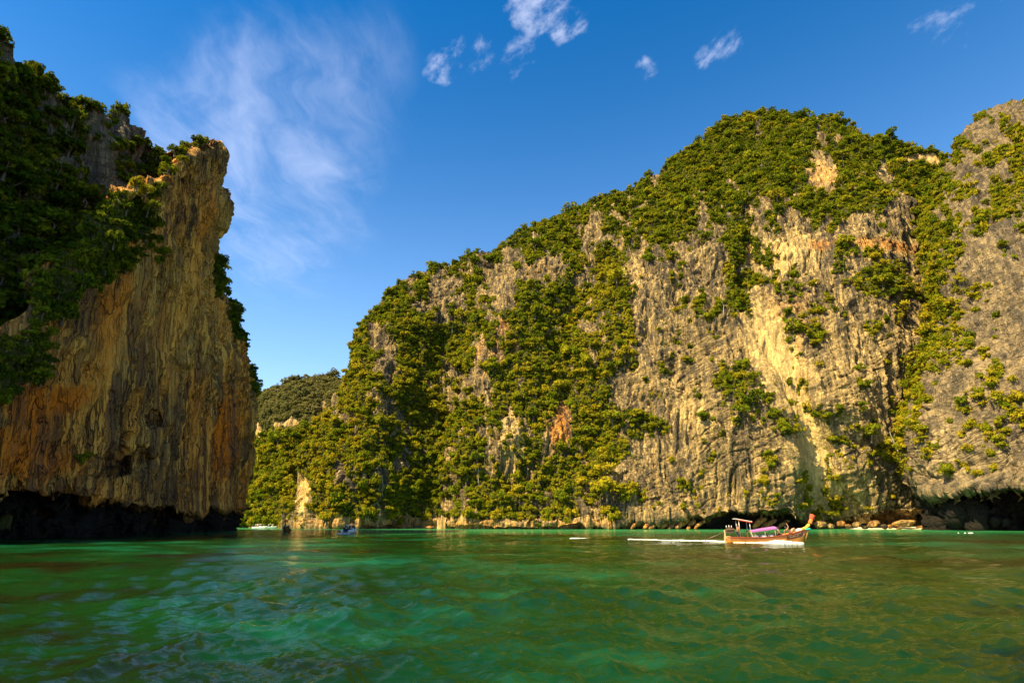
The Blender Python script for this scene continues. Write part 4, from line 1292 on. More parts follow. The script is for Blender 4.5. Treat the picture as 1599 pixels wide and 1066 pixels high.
stone(672, 823, 236, 2.2, 1.4, 0.9, 14, 'lone orange rock in the water below the shaded gully', 0.2, (0, .4, .9, 0), 0, None)
stone(463, 818, 262, 4.6, 3.5, 4.0, 15, 'dark bushy topped boulder at the foot of the pale spur by the gap', 0.5, (.5, .1, .2, .2), 0, None)

# ribs of orange rock that run down from the overhang into the water
for k, (x0, y0, x1, y1, wd) in enumerate([(1004, 825, 1024, 814, 1.1), (1015, 825, 1036, 807, 1.4), (1031, 825, 1052, 808, 1.5), (1044, 825, 1062, 812, 1.2), (1056, 824, 1078, 809, 1.6), (1073, 825, 1086, 813, 1.2), (1084, 825, 1102, 815, .9),
                                          (1176, 822, 1198, 811, 1.5), (1190, 824, 1214, 813, 1.2), (1216, 824, 1232, 814, 1.0), (985, 825, 998, 816, .9)]):
    g = random.Random(k)
    a, b_ = spot(x0, y0 + 1, 219.5), spot(x1, y1, 223)
    V, Fc = [], []
    pts = [a.lerp(b_, t) + Vector((g.uniform(-.3, .3), g.uniform(-.3, .3), 0.6 * math.sin(t * 2.6))) for t in (0, .15, .3, .45, .6, .75, .9, 1)]
    tube(V, Fc, pts, [wd * f for f in (.35, .6, .75, .8, .75, .7, .5, .3)], 9)
    me = mesh_pydata('rock_rib', V, Fc, M_main, True)
    set_masks(me, (0, .45, .85, 0))
    link('rock_rib', me, None, cliff_main)


def drip_mesh(seed):
    g = random.Random(seed)
    V, Fc = [], []
    pts = [(g.uniform(-.12, .12) * k, g.uniform(-.12, .12) * k, -k * 0.25 + .2) for k in range(5)]
    tube(V, Fc, pts, [0.30, 0.27, 0.19, 0.12, 0.03], 8)
    me = mesh_pydata('stalactite', V, Fc, None, True)
    return me


def drips(mass, topline, xs_list, mat, masks, parent, seed, size):
    g = random.Random(seed)
    protos = []
    for k in range(4):
        me = drip_mesh(seed * 10 + k)
        set_masks(me, masks[k % len(masks)])
        me.materials.append(mat)
        protos.append(me)
    m = MASSES[mass]
    for x in xs_list:
        x = x + g.uniform(-4, 4)
        y = topline(x) - 1
        j = np.argmin((m['xs'] - x) ** 2 + (m['ys'] - y) ** 2)
        p = m['P'].reshape(-1, 3)[j]
        o = link('stalactite', protos[g.randrange(4)], None, parent)
        s = size * g.uniform(.5, 1.5)
        o.location = (p[0], p[1] + g.uniform(0.4, 2.0), p[2] + 0.3)
        o.scale = (s * g.uniform(.6, 1.2), s * g.uniform(.6, 1.2), s * g.uniform(1.0, 2.0))
        o.rotation_euler = (g.uniform(-.15, .15), g.uniform(-.15, .15), g.uniform(0, 6))


drips('cliff.001', lambda x: float(np.interp(x, [1404, 1428, 1450, 1500, 1560, 1600], [800, 772, 770, 763, 760, 758])) + 4, list(range(1440, 1600, 5)), M_right, [(0, .3, .3, .15), (0, .2, .9, .1), (0, .1, .2, .5), (0, .4, .5, 0)], cliff_right, 5, 1.9)
drips('cliff', lambda x: float(np.interp(x, [1000, 1040, 1100, 1160, 1240], [812, 804, 806, 799, 798])) + 3, list(range(1000, 1246, 7)), M_main, [(0, .5, .5, .1), (0, .3, .8, 0), (0, .2, .2, .4)], cliff_main, 6, 2.0)
drips('cliff.002', lambda x: float(np.interp(x, [-240, 0, 130, 200, 260, 330, 385], [758, 768, 780, 786, 792, 799, 800])) + 8, list(range(10, 376, 12)), M_left, [(0, .3, .1, .5), (0, .2, .3, .3), (0, 0, .1, .8)], M_l, 7, 1.3)


# ------------------------------------------------------------------ single plants that stand out
def plant(name, x, y, D, r, tint, label, cat, k, tall=1.0, lift=0.0):
    e = empty(name, label, cat, spot(x, y, D), k * 1.3)
    e.scale = (r, r, r * tall)
    c = link('crown', CROWNS[k % len(CROWNS)], None, e)
    c['tint'] = tint
    link('trunk', TRUNKS[k % len(TRUNKS)], None, e)


def pin_depth(x, y):
    return float(wall_depth(np.array(float(x)), np.array(float(y))))


plant('bush', 1285, 800, 226, 1.7, 0.85, 'upper bright green shrub on the boulders beside the longtail bow', 'bush', 1)
plant('bush', 1299, 803, 226, 2.3, 0.9, 'lower and wider bright green shrub on the boulders behind the longtail bow', 'bush', 2, .8)
plant('tree', 215, 286, pin_depth(215, 286) - 1, 1.9, 1.0, 'sunlit yellow tree in the notch between the hill and the pointed rock', 'tree', 3)
plant('bush', 229, 297, pin_depth(229, 297) - 1, 1.6, 1.0, 'sunlit yellow bush just below the yellow tree in the notch', 'bush', 4)
plant('bush', 264, 262, pin_depth(264, 262), 1.5, .95, 'yellow green bush on the sloping ridge below the pointed rock tip', 'bush', 5)
plant('bush', 285, 250, pin_depth(285, 250), 1.5, .8, 'low green bush higher on the ridge of the pointed rock', 'bush', 0, .8)
plant('bush', 305, 226, pin_depth(305, 226), 0.9, .45, 'dark bush on the very tip of the pointed rock', 'bush', 1, .7)

# pale bare tree on the wall above the beach
V, Fc = [], []
b0 = spot(1407, 716, 218)
tube(V, Fc, [(0, 0, -1), (-.5, 0, 2.2), (-.9, 0, 5), (-1.9, .2, 8.6), (-2.2, .1, 10.4)], [.26, .22, .18, .11, .03], 7)
tube(V, Fc, [(-.6, 0, 3), (.6, .2, 5.2), (1.3, .3, 7.0)], [.14, .09, .03], 6)
tube(V, Fc, [(-.9, 0, 5), (-2.4, -.3, 6.4), (-3.1, -.2, 7.6)], [.12, .08, .02], 6)
tube(V, Fc, [(-1.5, .1, 7), (-.6, .2, 8.8), (-.3, .2, 9.8)], [.1, .06, .02], 6)
e = empty('tree', 'bare pale tree with a leaning trunk on the wall above the beach', 'tree', b0)
link('trunk', mesh_pydata('trunk', V, Fc, M_bark_pale, True), None, e)
V, Fc = [], []
for (p0, p1) in [((-2.0, .2, 9), (-2.9, .5, 10.2)), ((1.0, .25, 6.2), (1.9, 0, 7.0)), ((-2.8, -.3, 7), (-3.7, 0, 7.3)), ((-.45, .2, 9.2), (.3, .3, 10.1)), ((-1.3, .05, 6.6), (-.2, -.4, 7.4))]:
    tube(V, Fc, [p0, ((p0[0] + p1[0]) / 2, (p0[1] + p1[1]) / 2, (p0[2] + p1[2]) / 2 + .15), p1], [.05, .035, .012], 5)
link('twigs', mesh_pydata('twigs', V, Fc, M_bark_pale, True), None, e)


def tall_tree(x, y, mass, h, r, tint, label, k):
    m = MASSES[mass]
    j = np.argmin((m['xs'] - x) ** 2 + (m['ys'] - y) ** 2)
    p = Vector(m['P'].reshape(-1, 3)[j]) + Vector((0, -.8, -.5))
    g = random.Random(k)
    e = empty('tree', label, 'tree', p)
    V, Fc = [], []
    top = Vector((g.uniform(-.8, .8), -1.2, h))
    tube(V, Fc, [(0, 0, -.6), (g.uniform(-.2, .2), -.5, h * .35), (top.x * .6, -.9, h * .7), top], [.22, .18, .14, .05], 7)
    for q in range(3):
        a = q * 2.1 + k
        tube(V, Fc, [(top.x * .6, -.9, h * .68), (top.x + math.cos(a) * r * .4, -1.1 + math.sin(a) * r * .3, h * .86), (top.x + math.cos(a) * r * .7, -1.1 + math.sin(a) * r * .6, h + .2)], [.1, .07, .02], 5)
    link('trunk', mesh_pydata('trunk', V, Fc, M_bark_pale, True), None, e)
    c = link('crown', CROWNS[k % len(CROWNS)], None, e)
    c.location = top
    c.scale = (r, r, r * .7)
    c['tint'] = tint


tall_tree(872, 502, 'cliff', 8.0, 3.0, .5, 'tall pale trunked tree standing out of the dark green hollow halfway up the cliff', 3)
tall_tree(706, 520, 'cliff', 6.0, 2.6, .4, 'upright tree with a pale trunk at the head of the shaded gully', 5)
tall_tree(1128, 498, 'cliff', 6.5, 2.6, .35, 'tree with a pale trunk in the dark crack beside the top of the pale slab', 6)
tall_tree(745, 752, 'cliff', 7.0, 2.8, .6, 'tall round headed tree near the foot of the cliff right of the gully', 7)

# ------------------------------------------------------------------ boats and people
M_wood = simple_mat('varnished_wood', (0.60, 0.235, 0.03), 0.35, vary=0.25, scale=2.5)
M_wood_dark = simple_mat('dark_wood', (0.10, 0.035, 0.012), 0.45, vary=0.3, scale=3)
M_rail = simple_mat('red_brown_rail', (0.26, 0.05, 0.015), 0.45, vary=0.2)
M_tan = simple_mat('tan_wood', (0.50, 0.34, 0.16), 0.7, vary=0.2)
M_purple = simple_mat('pinkish_purple_canvas', (0.34, 0.10, 0.30), 0.8, vary=0.1)
M_white = simple_mat('white_paint', (0.80, 0.79, 0.76), 0.4, vary=0.04)
M_cloth_white = simple_mat('white_canvas', (0.80, 0.76, 0.68), 0.8, vary=0.08)
M_red = simple_mat('red_cloth', (0.62, 0.07, 0.02), 0.8, vary=0.2)
M_orange = simple_mat('orange_cloth', (0.72, 0.16, 0.02), 0.8, vary=0.2)
M_yellow = simple_mat('yellow_cloth', (0.80, 0.58, 0.04), 0.8, vary=0.15)
M_teal = simple_mat('teal_cloth', (0.03, 0.42, 0.36), 0.8, vary=0.15)
M_dark = simple_mat('dark_fabric', (0.02, 0.02, 0.03), 0.8, vary=0.3)
M_metal = simple_mat('rusty_engine_metal', (0.16, 0.09, 0.05), 0.5, 0.6, vary=0.4, scale=8)
M_steel = simple_mat('pale_metal', (0.62, 0.60, 0.55), 0.35, 0.7, vary=0.1)
M_rope = simple_mat('yellow_rope', (0.55, 0.48, 0.12), 0.9, vary=0.1)
M_skin = simple_mat('skin', (0.46, 0.23, 0.12), 0.55, vary=0.08)
M_skin_dark = simple_mat('tanned_skin', (0.30, 0.13, 0.06), 0.55, vary=0.08)
M_hair = simple_mat('black_hair', (0.012, 0.010, 0.009), 0.6, vary=0.2)
M_shirt_brown = simple_mat('rust_shirt', (0.45, 0.13, 0.03), 0.85, vary=0.15)
M_shirt_peach = simple_mat('peach_shirt', (0.72, 0.42, 0.25), 0.85, vary=0.1)
M_swim = simple_mat('dark_red_swimwear', (0.30, 0.03, 0.03), 0.8, vary=0.1)
M_glass = simple_mat('tinted_screen', (0.03, 0.05, 0.06), 0.08, vary=0.1)
M_foam = simple_mat('sea_foam', (0.60, 0.60, 0.56), 0.9, vary=0.05)


def box(V, Fc, c, s, rot=None):
    b0 = len(V)
    for dx in (-.5, .5):
        for dy in (-.5, .5):
            for dz in (-.5, .5):
                v = Vector((dx * s[0], dy * s[1], dz * s[2]))
                if rot is not None:
                    v = rot @ v
                V.append(v + Vector(c))
    for f in ((0, 1, 3, 2), (4, 6, 7, 5), (0, 4, 5, 1), (2, 3, 7, 6), (0, 2, 6, 4), (1, 5, 7, 3)):
        Fc.append(tuple(b0 + i for i in f))


def part(name, parent, mat, build, smooth=False, bevel=0.0, **props):
    V, Fc = [], []
    build(V, Fc)
    me = mesh_pydata(name, V, Fc, mat, smooth)
    o = link(name, me, None, parent, **props)
    if bevel:
        md = o.modifiers.new('bevel', 'BEVEL')
        md.width = bevel
        md.segments = 2
    return o


def hull_sections(L, beam, sheer, stem, n=22):
    """Outer hull points: for every station keel, bilge, side, gunwale on one side."""
    out = []
    for i in range(n):
        u = i / (n - 1)
        b_ = beam(u)
        zs = sheer(u)
        x = L * u
        zk = -0.28 if u < 0.86 else -0.28 + (zs + 0.1) * ((u - 0.86) / 0.14) ** 2.2 * 0.55
        xk = min(x, stem[0] + (x - stem[0]) * 0.15) if x > stem[0] else x
        sec = [(xk, 0.0, zk), (xk * .75 + x * .25, b_ * 0.62, zk + (zs - zk) * 0.16), (xk * .4 + x * .6, b_ * 0.9, zk + (zs - zk) * 0.52), (x, b_, zs)]
        out.append(sec)
    return out


def add_hull(V, Fc, secs, wall=0.05):
    base = len(V)
    m = len(secs[0])
    ring = 4 * m - 2
    for s in secs:
        row = [Vector(p) for p in s[::-1]] + [Vector((p[0], -p[1], p[2])) for p in s[1:]]
        inner = []
        for p in row[::-1]:
            yy = p.y - math.copysign(min(wall, abs(p.y) * 0.9), p.y) if abs(p.y) > 1e-6 else 0
            inner.append(Vector((p.x, yy, p.z + (0.09 if abs(p.y) < 1e-6 else 0.002))))
        V.extend(row + inner)
    R = len(V[base:]) // len(secs)
    for i in range(len(secs) - 1):
        for j in range(R):
            j2 = (j + 1) % R
            Fc.append((base + i * R + j, base + (i + 1) * R + j, base + (i + 1) * R + j2, base + i * R + j2))
    Fc.append(tuple(base + j for j in range(R)))
    Fc.append(tuple(base + (len(secs) - 1) * R + j for j in range(R))[::-1])


def strip_tube(V, Fc, pts, r, sides=6):
    tube(V, Fc, pts, [r] * len(pts), sides)


def longtail(label, loc, rotz, main=True, hullmat=None, group=None):
    e = empty('longtail_boat', label, 'boat', loc, rotz, group)
    L = 8.9
    beam = lambda u: float(np.interp(u, [0, .15, .45, .7, .88, 1], [.62, .82, .95, .84, .5, .07]))
    sheer = lambda u: float(np.interp(u, [0, .2, .45, .65, .82, .93, 1], [.55, .50, .56, .74, 1.02, 1.26, 1.42]))
    secs = hull_sections(L, beam, sheer, (8.2, 0))
    hull = part('hull', e, hullmat or M_wood, lambda V, F: add_hull(V, F, secs), True)
    for sgn in (1, -1):
        part('rail', hull, M_rail, lambda V, F: strip_tube(V, F, [(s[3][0], sgn * (s[3][1] + .01), s[3][2] + .015) for s in secs], .05), True)
        part('rubbing_strake', hull, M_rail, lambda V, F: strip_tube(V, F, [((s[3][0] * .8 + s[2][0] * .2), sgn * (s[3][1] * .98 + .02), s[3][2] - .17) for s in secs[:-1]], .025, 5), True)
    part('deck', e, M_tan, lambda V, F: [box(V, F, (4.0, 0, .12), (7.0, 1.1, .05))] and None)

    def fore(V, F):
        b0 = len(V)
        us = [.76, .82, .88, .94, .99]
        for u in us:
            for sgn in (1, -1):
                for dz in (-.05, -.10):
                    V.append(Vector((L * u, sgn * (beam(u) - .04), sheer(u) + dz)))
        for i in range(len(us) - 1):
            a = b0 + i * 4
            n = a + 4
            F.append((a, a + 2, n + 2, n))
            F.append((a + 1, n + 1, n + 3, a + 3))
            F.append((a, n, n + 1, a + 1))
            F.append((a + 2, a + 3, n + 3, n + 2))
        F.append((b0, b0 + 1, b0 + 3, b0 + 2))
    part('foredeck', e, M_wood_dark, fore)
    # the tall stem that carries the cloths
    part('bow_post', e, hullmat or M_wood, lambda V, F: tube(V, F, [(8.25, 0, -.25), (8.62, 0, .5), (8.95, 0, 1.3), (9.2, 0, 1.9), (9.5, 0, 2.5), (9.72, 0, 2.92)], [.10, .10, .095, .10, .11, .12], 8), True)

    def wrap(V, F, t0, t1, r0, r1, seed):
        g = random.Random(seed)
        a, b_ = Vector((8.95, 0, 1.3)), Vector((9.72, 0, 2.92))
        pts, rr_ = [], []
        for k in range(7):
            t = t0 + (t1 - t0) * k / 6
            pts.append(a.lerp(b_, t))
            rr_.append((r0 + (r1 - r0) * k / 6) * (1 + .22 * (k % 2)))
        tube(V, F, pts, rr_, 10)
    part('ribbon', e, M_red, lambda V, F: wrap(V, F, .70, .98, .20, .27, 1), True, label='red cloth wound round the top of the bow post')
    part('ribbon', e, M_orange, lambda V, F: wrap(V, F, .42, .72, .20, .17, 2), True, label='orange cloth wound below the red cloth')

    def garland(V, F):
        for k in range(5):
            t = k / 4
            tube(V, F, [(9.25 - .05 * k, .16 * math.cos(k), 1.95 - .05 * k), (8.95 - .12 * k, .22 * math.cos(k + 1), 1.72 - .07 * k), (8.7 - .14 * k, .18 * math.cos(k), 1.42)], [.10, .12, .05], 7)
    part('garland', e, M_yellow, garland, True)
    part('scarf', e, M_teal, lambda V, F: (tube(V, F, [(8.55, -.18, 1.38), (8.85, -.2, 1.42), (9.15, -.1, 1.40), (9.25, 0, 1.36)], [.07, .12, .11, .05], 7), tube(V, F, [(8.55, .18, 1.38), (8.85, .2, 1.42), (9.15, .1, 1.40)], [.07, .12, .08], 7)), True)
    # engine on its pivot, long shaft and tiller
    part('sternpost', e, M_tan, lambda V, F: (box(V, F, (-.05, 0, .55), (.12, .2, 1.5)), box(V, F, (.2, 0, .62), (.4, .9, .08))), bevel=.01)
    eng = part('engine', e, M_metal, lambda V, F: (box(V, F, (.48, 0, 1.22), (.85, .42, .42)), box(V, F, (.55, 0, 1.5), (.5, .3, .2)), tube(V, F, [(.1, -.24, 1.3), (.9, -.24, 1.35)], [.08, .08], 8), tube(V, F, [(.9, .1, 1.3), (1.02, .1, 1.3)], [.2, .2], 12)), bevel=.03)
    part('pipe', eng, M_steel, lambda V, F: [tube(V, F, [(.2 + .28 * k, .05 * (-1) ** k, 1.5), (.22 + .28 * k, .05, 1.78 + .05 * (k % 2))], [.05, .04], 7) for k in range(3)] and None, True)
    part('propeller_shaft', eng, M_metal, lambda V, F: tube(V, F, [(.1, 0, 1.15), (-1.0, 0, .72), (-2.2, 0, .30)], [.05, .045, .04], 7), True)
    part('propeller', eng, M_metal, lambda V, F: [box(V, F, (-2.22, .1 * math.cos(a), .29 + .1 * math.sin(a)), (.03, .12, .16), Matrix.Rotation(a, 3, 'X')) for a in (0, 2.09, 4.19)] and None)
    part('tiller', eng, M_wood_dark, lambda V, F: tube(V, F, [(.8, 0, 1.15), (1.3, 0, 1.28), (1.75, -.05, 1.36)], [.035, .03, .03], 6), True)
    if not main:
        # the boat in the gap is seen end on; folded dark cover amidships
        part('canopy', e, M_dark, lambda V, F: box(V, F, (4.2, 0, 1.35), (2.6, 1.5, .08)), bevel=.03)
        for sx in (3.1, 5.3):
            for sy in (-.65, .65):
                part('canopy_post', e, M_tan, lambda V, F: tube(V, F, [(sx, sy, .2), (sx, sy, 1.33)], [.03, .03], 6))
        return e
    # tilted white sunshade over the helmsman
    ry = Matrix.Rotation(rad(10), 3, 'Y')
    aw = part('stern_awning', e, M_cloth_white, lambda V, F: box(V, F, (2.0, 0, 2.34), (1.72, 1.3, .05), ry), bevel=.015)
    part('valance', aw, M_red, lambda V, F: (box(V, F, (2.12, -.64, 2.25), (1.40, .03, .10), ry), box(V, F, (2.85, 0, 2.16), (.03, 1.3, .08), ry)))
    for (sx, sy) in ((1.45, -.5), (1.45, .5), (2.6, -.5), (2.6, .5)):
        part('awning_post', e, M_steel, lambda V, F: tube(V, F, [(sx, sy, .3), (sx, sy, 2.34 - (sx - 2) * .17)], [.022, .022], 6), True)
    # purple canopy amidships, rising towards the bow
    rz = Matrix.Rotation(rad(-7.5), 3, 'Y')

    def roof(V, F):
        b0 = len(V)
        n = 7
        for i in range(2):
            xx = 2.55 + i * 2.75
            for j in range(n):
                yy = -.9 + 1.8 * j / (n - 1)
                zz = 1.16 + i * .40 + .14 * (1 - (yy / .9) ** 2)
                V.append(Vector((xx, yy, zz)))
                V.append(Vector((xx, yy, zz - .05)))
        for j in range(n - 1):
            a = b0 + 2 * j
            c = a + 2 * n
            F.append((a, c, c + 2, a + 2))
            F.append((a + 1, a + 3, c + 3, c + 1))
        F.append((b0, b0 + 1, b0 + 2 * n + 1, b0 + 2 * n))
        z = b0 + 2 * n - 2
        F.append((z, z + 2 * n, z + 2 * n + 1, z + 1))
    can = part('canopy', e, M_purple, roof, True)
    part('canopy_fringe', can, M_purple, lambda V, F: (box(V, F, (3.93, -.9, 1.30), (2.75, .02, .13), rz), box(V, F, (3.93, .9, 1.30), (2.75, .02, .13), rz)))
    for sx, zt in ((2.75, 1.22), (4.0, 1.40), (5.1, 1.56)):
        for sy in (-.84, .84):
            part('canopy_post', e, M_rope if sx < 3 else M_tan, lambda V, F: tube(V, F, [(sx, sy, .35), (sx - (.25 if sx < 3 else 0), sy, zt)], [.025, .022], 6), True)
    part('rope', e, M_rope, lambda V, F: (tube(V, F, [(2.5, -.84, 1.3), (2.9, -.84, .9), (3.2, -.84, .55)], [.02, .02, .02], 5), tube(V, F, [(2.3, -.8, 1.25), (2.6, -.84, .8), (2.8, -.8, .55)], [.02, .02, .02], 5)))
    # white seat backs with dark piping
    for k in range(3):
        xx = 3.05 + k * .85

        def seat_(V, F):
            b0 = len(V)
            prof = [(-.34, .42), (-.34, .70), (-.24, .84), (0, .90), (.24, .84), (.34, .70), (.34, .42)]
            for yy in (-.62, -.45):
                for (px_, pz) in prof:
                    V.append(Vector((xx + px_, yy, pz)))
            n = len(prof)
            F.append(tuple(b0 + i for i in range(n)))
            F.append(tuple(b0 + n + i for i in range(n))[::-1])
            for i in range(n):
                j = (i + 1) % n
                F.append((b0 + i, b0 + n + i, b0 + n + j, b0 + j))
        sb = part('seat_back', e, M_white, seat_, bevel=.02)
        part('piping', sb, M_dark, lambda V, F: tube(V, F, [(xx - .33, -.65, .66), (xx - .22, -.65, .80), (xx, -.65, .86), (xx + .22, -.65, .80), (xx + .33, -.65, .66)], [.035] * 5, 6), True)
        part('bench', e, M_tan, lambda V, F: box(V, F, (xx, 0, .42), (.36, 1.5, .05)), bevel=.01)
    part('cover', e, M_dark, lambda V, F: box(V, F, (5.35, -.2, .62), (.75, 1.2, .22)), bevel=.05)
    # dark bow panel with two lines of pale painted writing
    for sgn in (-1, 1):
        def panel(V, F):
            b0 = len(V)
            cols = []
            for u in (.70, .76, .82, .88, .925):
                zt, yb = sheer(u) - .10, beam(u)
                cols.append([(L * u, sgn * (yb * .985 + .012), zt), (L * u - .02, sgn * (yb * .93 + .014), zt - .44)])
            for c in cols:
                for p in c:
                    V.append(Vector(p))
                    V.append(Vector((p[0], p[1] - sgn * .02, p[2])))
            for i in range(len(cols) - 1):
                a, n = b0 + 4 * i, b0 + 4 * i + 4
                F.append((a, a + 2, n + 2, n) if sgn < 0 else (a, n, n + 2, a + 2))
                F.append((a, n, n + 1, a + 1))
                F.append((a + 2, a + 3, n + 3, n + 2))
        pn_ = part('name_panel', hull, M_wood_dark, panel)

        def letters(V, F):
            g = random.Random(3)
            for row, (dz, uu0, uu1, n) in enumerate([(-.17, .735, .90, 15), (-.33, .735, .865, 11)]):
                for k in range(n):
                    u = uu0 + (uu1 - uu0) * k / n
                    if g.random() < .12:
                        continue
                    z = sheer(u) + dz
                    y = sgn * (beam(u) * (.985 + .055 * (dz + .1) / .44) + .028)
                    ang = math.atan2(sheer(u + .02) - sheer(u - .02), .04 * L)
                    yaw = math.atan2(beam(u + .02) - beam(u - .02), .04 * L) * sgn
                    R = Matrix.Rotation(yaw, 3, 'Z') @ Matrix.Rotation(-ang, 3, 'Y')
                    box(V, F, (L * u, y, z), (.028, .012, .085), R)
                    box(V, F, Vector((L * u + .03, y, z + g.choice((-.03, 0, .035)))), (.05, .012, .022), R)
        part('lettering', pn_, M_tan, letters)
    return e


def person(name_label, loc, rotz, J, shirt=None, pants=None, skin=M_skin, long_sleeve=False, group=None, long_hair=False, hat=None):
    """A body grown from its joints (a Skin surface), with clothes grown over the same joints."""
    e = empty('person', name_label, 'person', loc, rotz, group)
    order = ['pelvis', 'waist', 'chest', 'neck', 'jaw', 'head', 'crown']
    R = {'pelvis': .15, 'waist': .13, 'chest': .155, 'neck': .055, 'jaw': .085, 'head': .105, 'crown': .07, 'hip': .10, 'knee': .06, 'calf': .055, 'ankle': .04, 'toe': .035, 'shoulder': .07, 'elbow': .043, 'wrist': .03, 'palm': .036}
    V, Ed, rr_ = [], [], []
    ix = {}

    def add(k, p, r, prev):
        ix[k] = len(V)
        V.append(Vector(p))
        rr_.append(r)
        if prev is not None:
            Ed.append((ix[prev], ix[k]))
    prev = None
    for k in order:
        add(k, J[k], R[k], prev)
        prev = k
    nose = Vector(J['head']) + Vector(J.get('face', (1, 0, 0))) * .115 + Vector((0, 0, -.01))
    add('nose', nose, .016, 'head')
    for s in 'lr':
        add('hip' + s, J['hip' + s], R['hip'], 'pelvis')
        add('knee' + s, J['knee' + s], R['knee'], 'hip' + s)
        kn, an = Vector(J['knee' + s]), Vector(J['ankle' + s])
        add('calf' + s, kn.lerp(an, .35), R['calf'], 'knee' + s)
        add('ankle' + s, an, R['ankle'], 'calf' + s)
        add('toe' + s, J['toe' + s], R['toe'], 'ankle' + s)
        add('shoulder' + s, J['shoulder' + s], R['shoulder'], 'chest')
        add('elbow' + s, J['elbow' + s], R['elbow'], 'shoulder' + s)
        add('wrist' + s, J['wrist' + s], R['wrist'], 'elbow' + s)
        wv, ev = Vector(J['wrist' + s]), Vector(J['elbow' + s])
        d = (wv - ev).normalized()
        side = d.cross(Vector((0, 0, 1)))
        side = side.normalized() if side.length > .1 else Vector((0, 1, 0))
        nrm = d.cross(side)
        add('palm' + s, wv + d * .07, R['palm'], 'wrist' + s)
        for f, (o_, ln) in enumerate([(-.033, .062), (-.011, .075), (.011, .070), (.033, .055)]):
            add('k%d%s' % (f, s), wv + d * .105 + side * o_, .010, 'palm' + s)
            add('f%d%s' % (f, s), wv + d * (.105 + ln * .6) + side * o_ * 1.1 + nrm * .014, .009, 'k%d%s' % (f, s))
            add('t%d%s' % (f, s), wv + d * (.105 + ln) + side * o_ * 1.1 + nrm * .034, .007, 'f%d%s' % (f, s))
        add('th' + s, wv + d * .055 + side * .05 + nrm * .01, .011, 'palm' + s)
        add('tt' + s, wv + d * .095 + side * .066 + nrm * .028, .008, 'th' + s)

    def grow(nm, keys, scale, mat, extra=None):
        ks = [k for k in ix if k in keys] if keys else list(ix)
        mp = {ix[k]: i for i, k in enumerate(ks)}
        v2 = [V[ix[k]] for k in ks]
        e2 = [(mp[a], mp[b]) for a, b in Ed if a in mp and b in mp]
        me = bpy.data.meshes.new(nm)
        me.from_pydata([tuple(v) for v in v2], e2, [])
        me.materials.append(mat)
        o = link(nm, me, None, e)
        md = o.modifiers.new('skin', 'SKIN')
        sv = me.skin_vertices[0] if me.skin_vertices else None
        if sv is None:
            bm = bmesh.new()
            bm.from_mesh(me)
            bm.verts.layers.skin.verify()
            bm.to_mesh(me)
            bm.free()
            sv = me.skin_vertices[0]
        for i, k in enumerate(ks):
            r = rr_[ix[k]] * scale
            if k in ('chest', 'waist', 'pelvis'):
                sv.data[i].radius = (r * (.72 if k != 'pelvis' else .85), r * 1.05)
            else:
                sv.data[i].radius = (r, r)
            sv.data[i].use_root = (k == ks[0])
        md.use_smooth_shade = True
        sd = o.modifiers.new('smooth', 'SUBSURF')
        sd.levels = 1
        sd.render_levels = 1
        return o
    grow('body', None, 1.0, skin)
    if shirt:
        keys = {'waist', 'chest', 'pelvis'} | {'shoulder' + s for s in 'lr'} | ({'elbow' + s for s in 'lr'} if long_sleeve else set())
        grow('shirt', keys, 1.14, shirt)
    if pants:
        mat, keys = pants
        grow('trousers' if 'kneel' in keys else 'shorts', keys, 1.2, mat)
    # hair: a shell over the back and top of the head
    hd, f = Vector(J['head']), Vector(J.get('face', (1, 0, 0))).normalized()
    bm = bmesh.new()
    bmesh.ops.create_uvsphere(bm, u_segments=14, v_segments=10, radius=.132)
    up = (Vector(J['crown']) - Vector(J['jaw'])).normalized()
    bmesh.ops.delete(bm, geom=[v for v in bm.verts if v.co.dot(f) > .045 and v.co.dot(up) < .065 or v.co.dot(up) < (-.07 if not long_hair else -.11)], context='VERTS')
    for v in bm.verts:
        v.co += hd + up * .018
    me = bpy.data.meshes.new('hair')
    bm.to_mesh(me)
    bm.free()
    me.materials.append(M_hair)
    o = link('hair', me, None, e)
    md = o.modifiers.new('thickness', 'SOLIDIFY')
    md.thickness = .012
    return e


# --- the longtail boat under way
pb = on_water(1134, 847)
boat_loc = Vector((pb.x, pb.y, 0.02))
YAW = rad(-3)
boat = longtail('orange varnished longtail boat with purple canopy speeding past the cliff', boat_loc, YAW)


def on_boat(x, y, z):
    c, s = math.cos(YAW), math.sin(YAW)
    return boat_loc + Vector((x * c - y * s, x * s + y * c, z))


stand = dict(pelvis=(0, 0, .92), waist=(.0, 0, 1.08), chest=(.02, 0, 1.32), neck=(.03, 0, 1.47), jaw=(.05, 0, 1.54), head=(.05, 0, 1.61), crown=(.04, 0, 1.69), face=(1, 0, 0),
             hipl=(0, .09, .88), kneel=(.03, .10, .48), anklel=(-.02, .11, .08), toel=(.14, .12, .04), hipr=(0, -.09, .88), kneer=(.05, -.12, .48), ankler=(.02, -.13, .08), toer=(.18, -.14, .04),
             shoulderl=(.01, .19, 1.39), elbowl=(.02, .27, 1.12), wristl=(.15, .24, .92), shoulderr=(.01, -.19, 1.39), elbowr=(-.10, -.27, 1.14), wristr=(.02, -.22, .95))
person('standing boatman in a rust coloured shirt and dark trousers under the white awning', on_boat(1.42, 0, .15), YAW, stand, M_shirt_brown, (M_dark, {'pelvis', 'hipl', 'hipr', 'kneel', 'kneer', 'calfl', 'calfr'}), M_skin_dark, True)
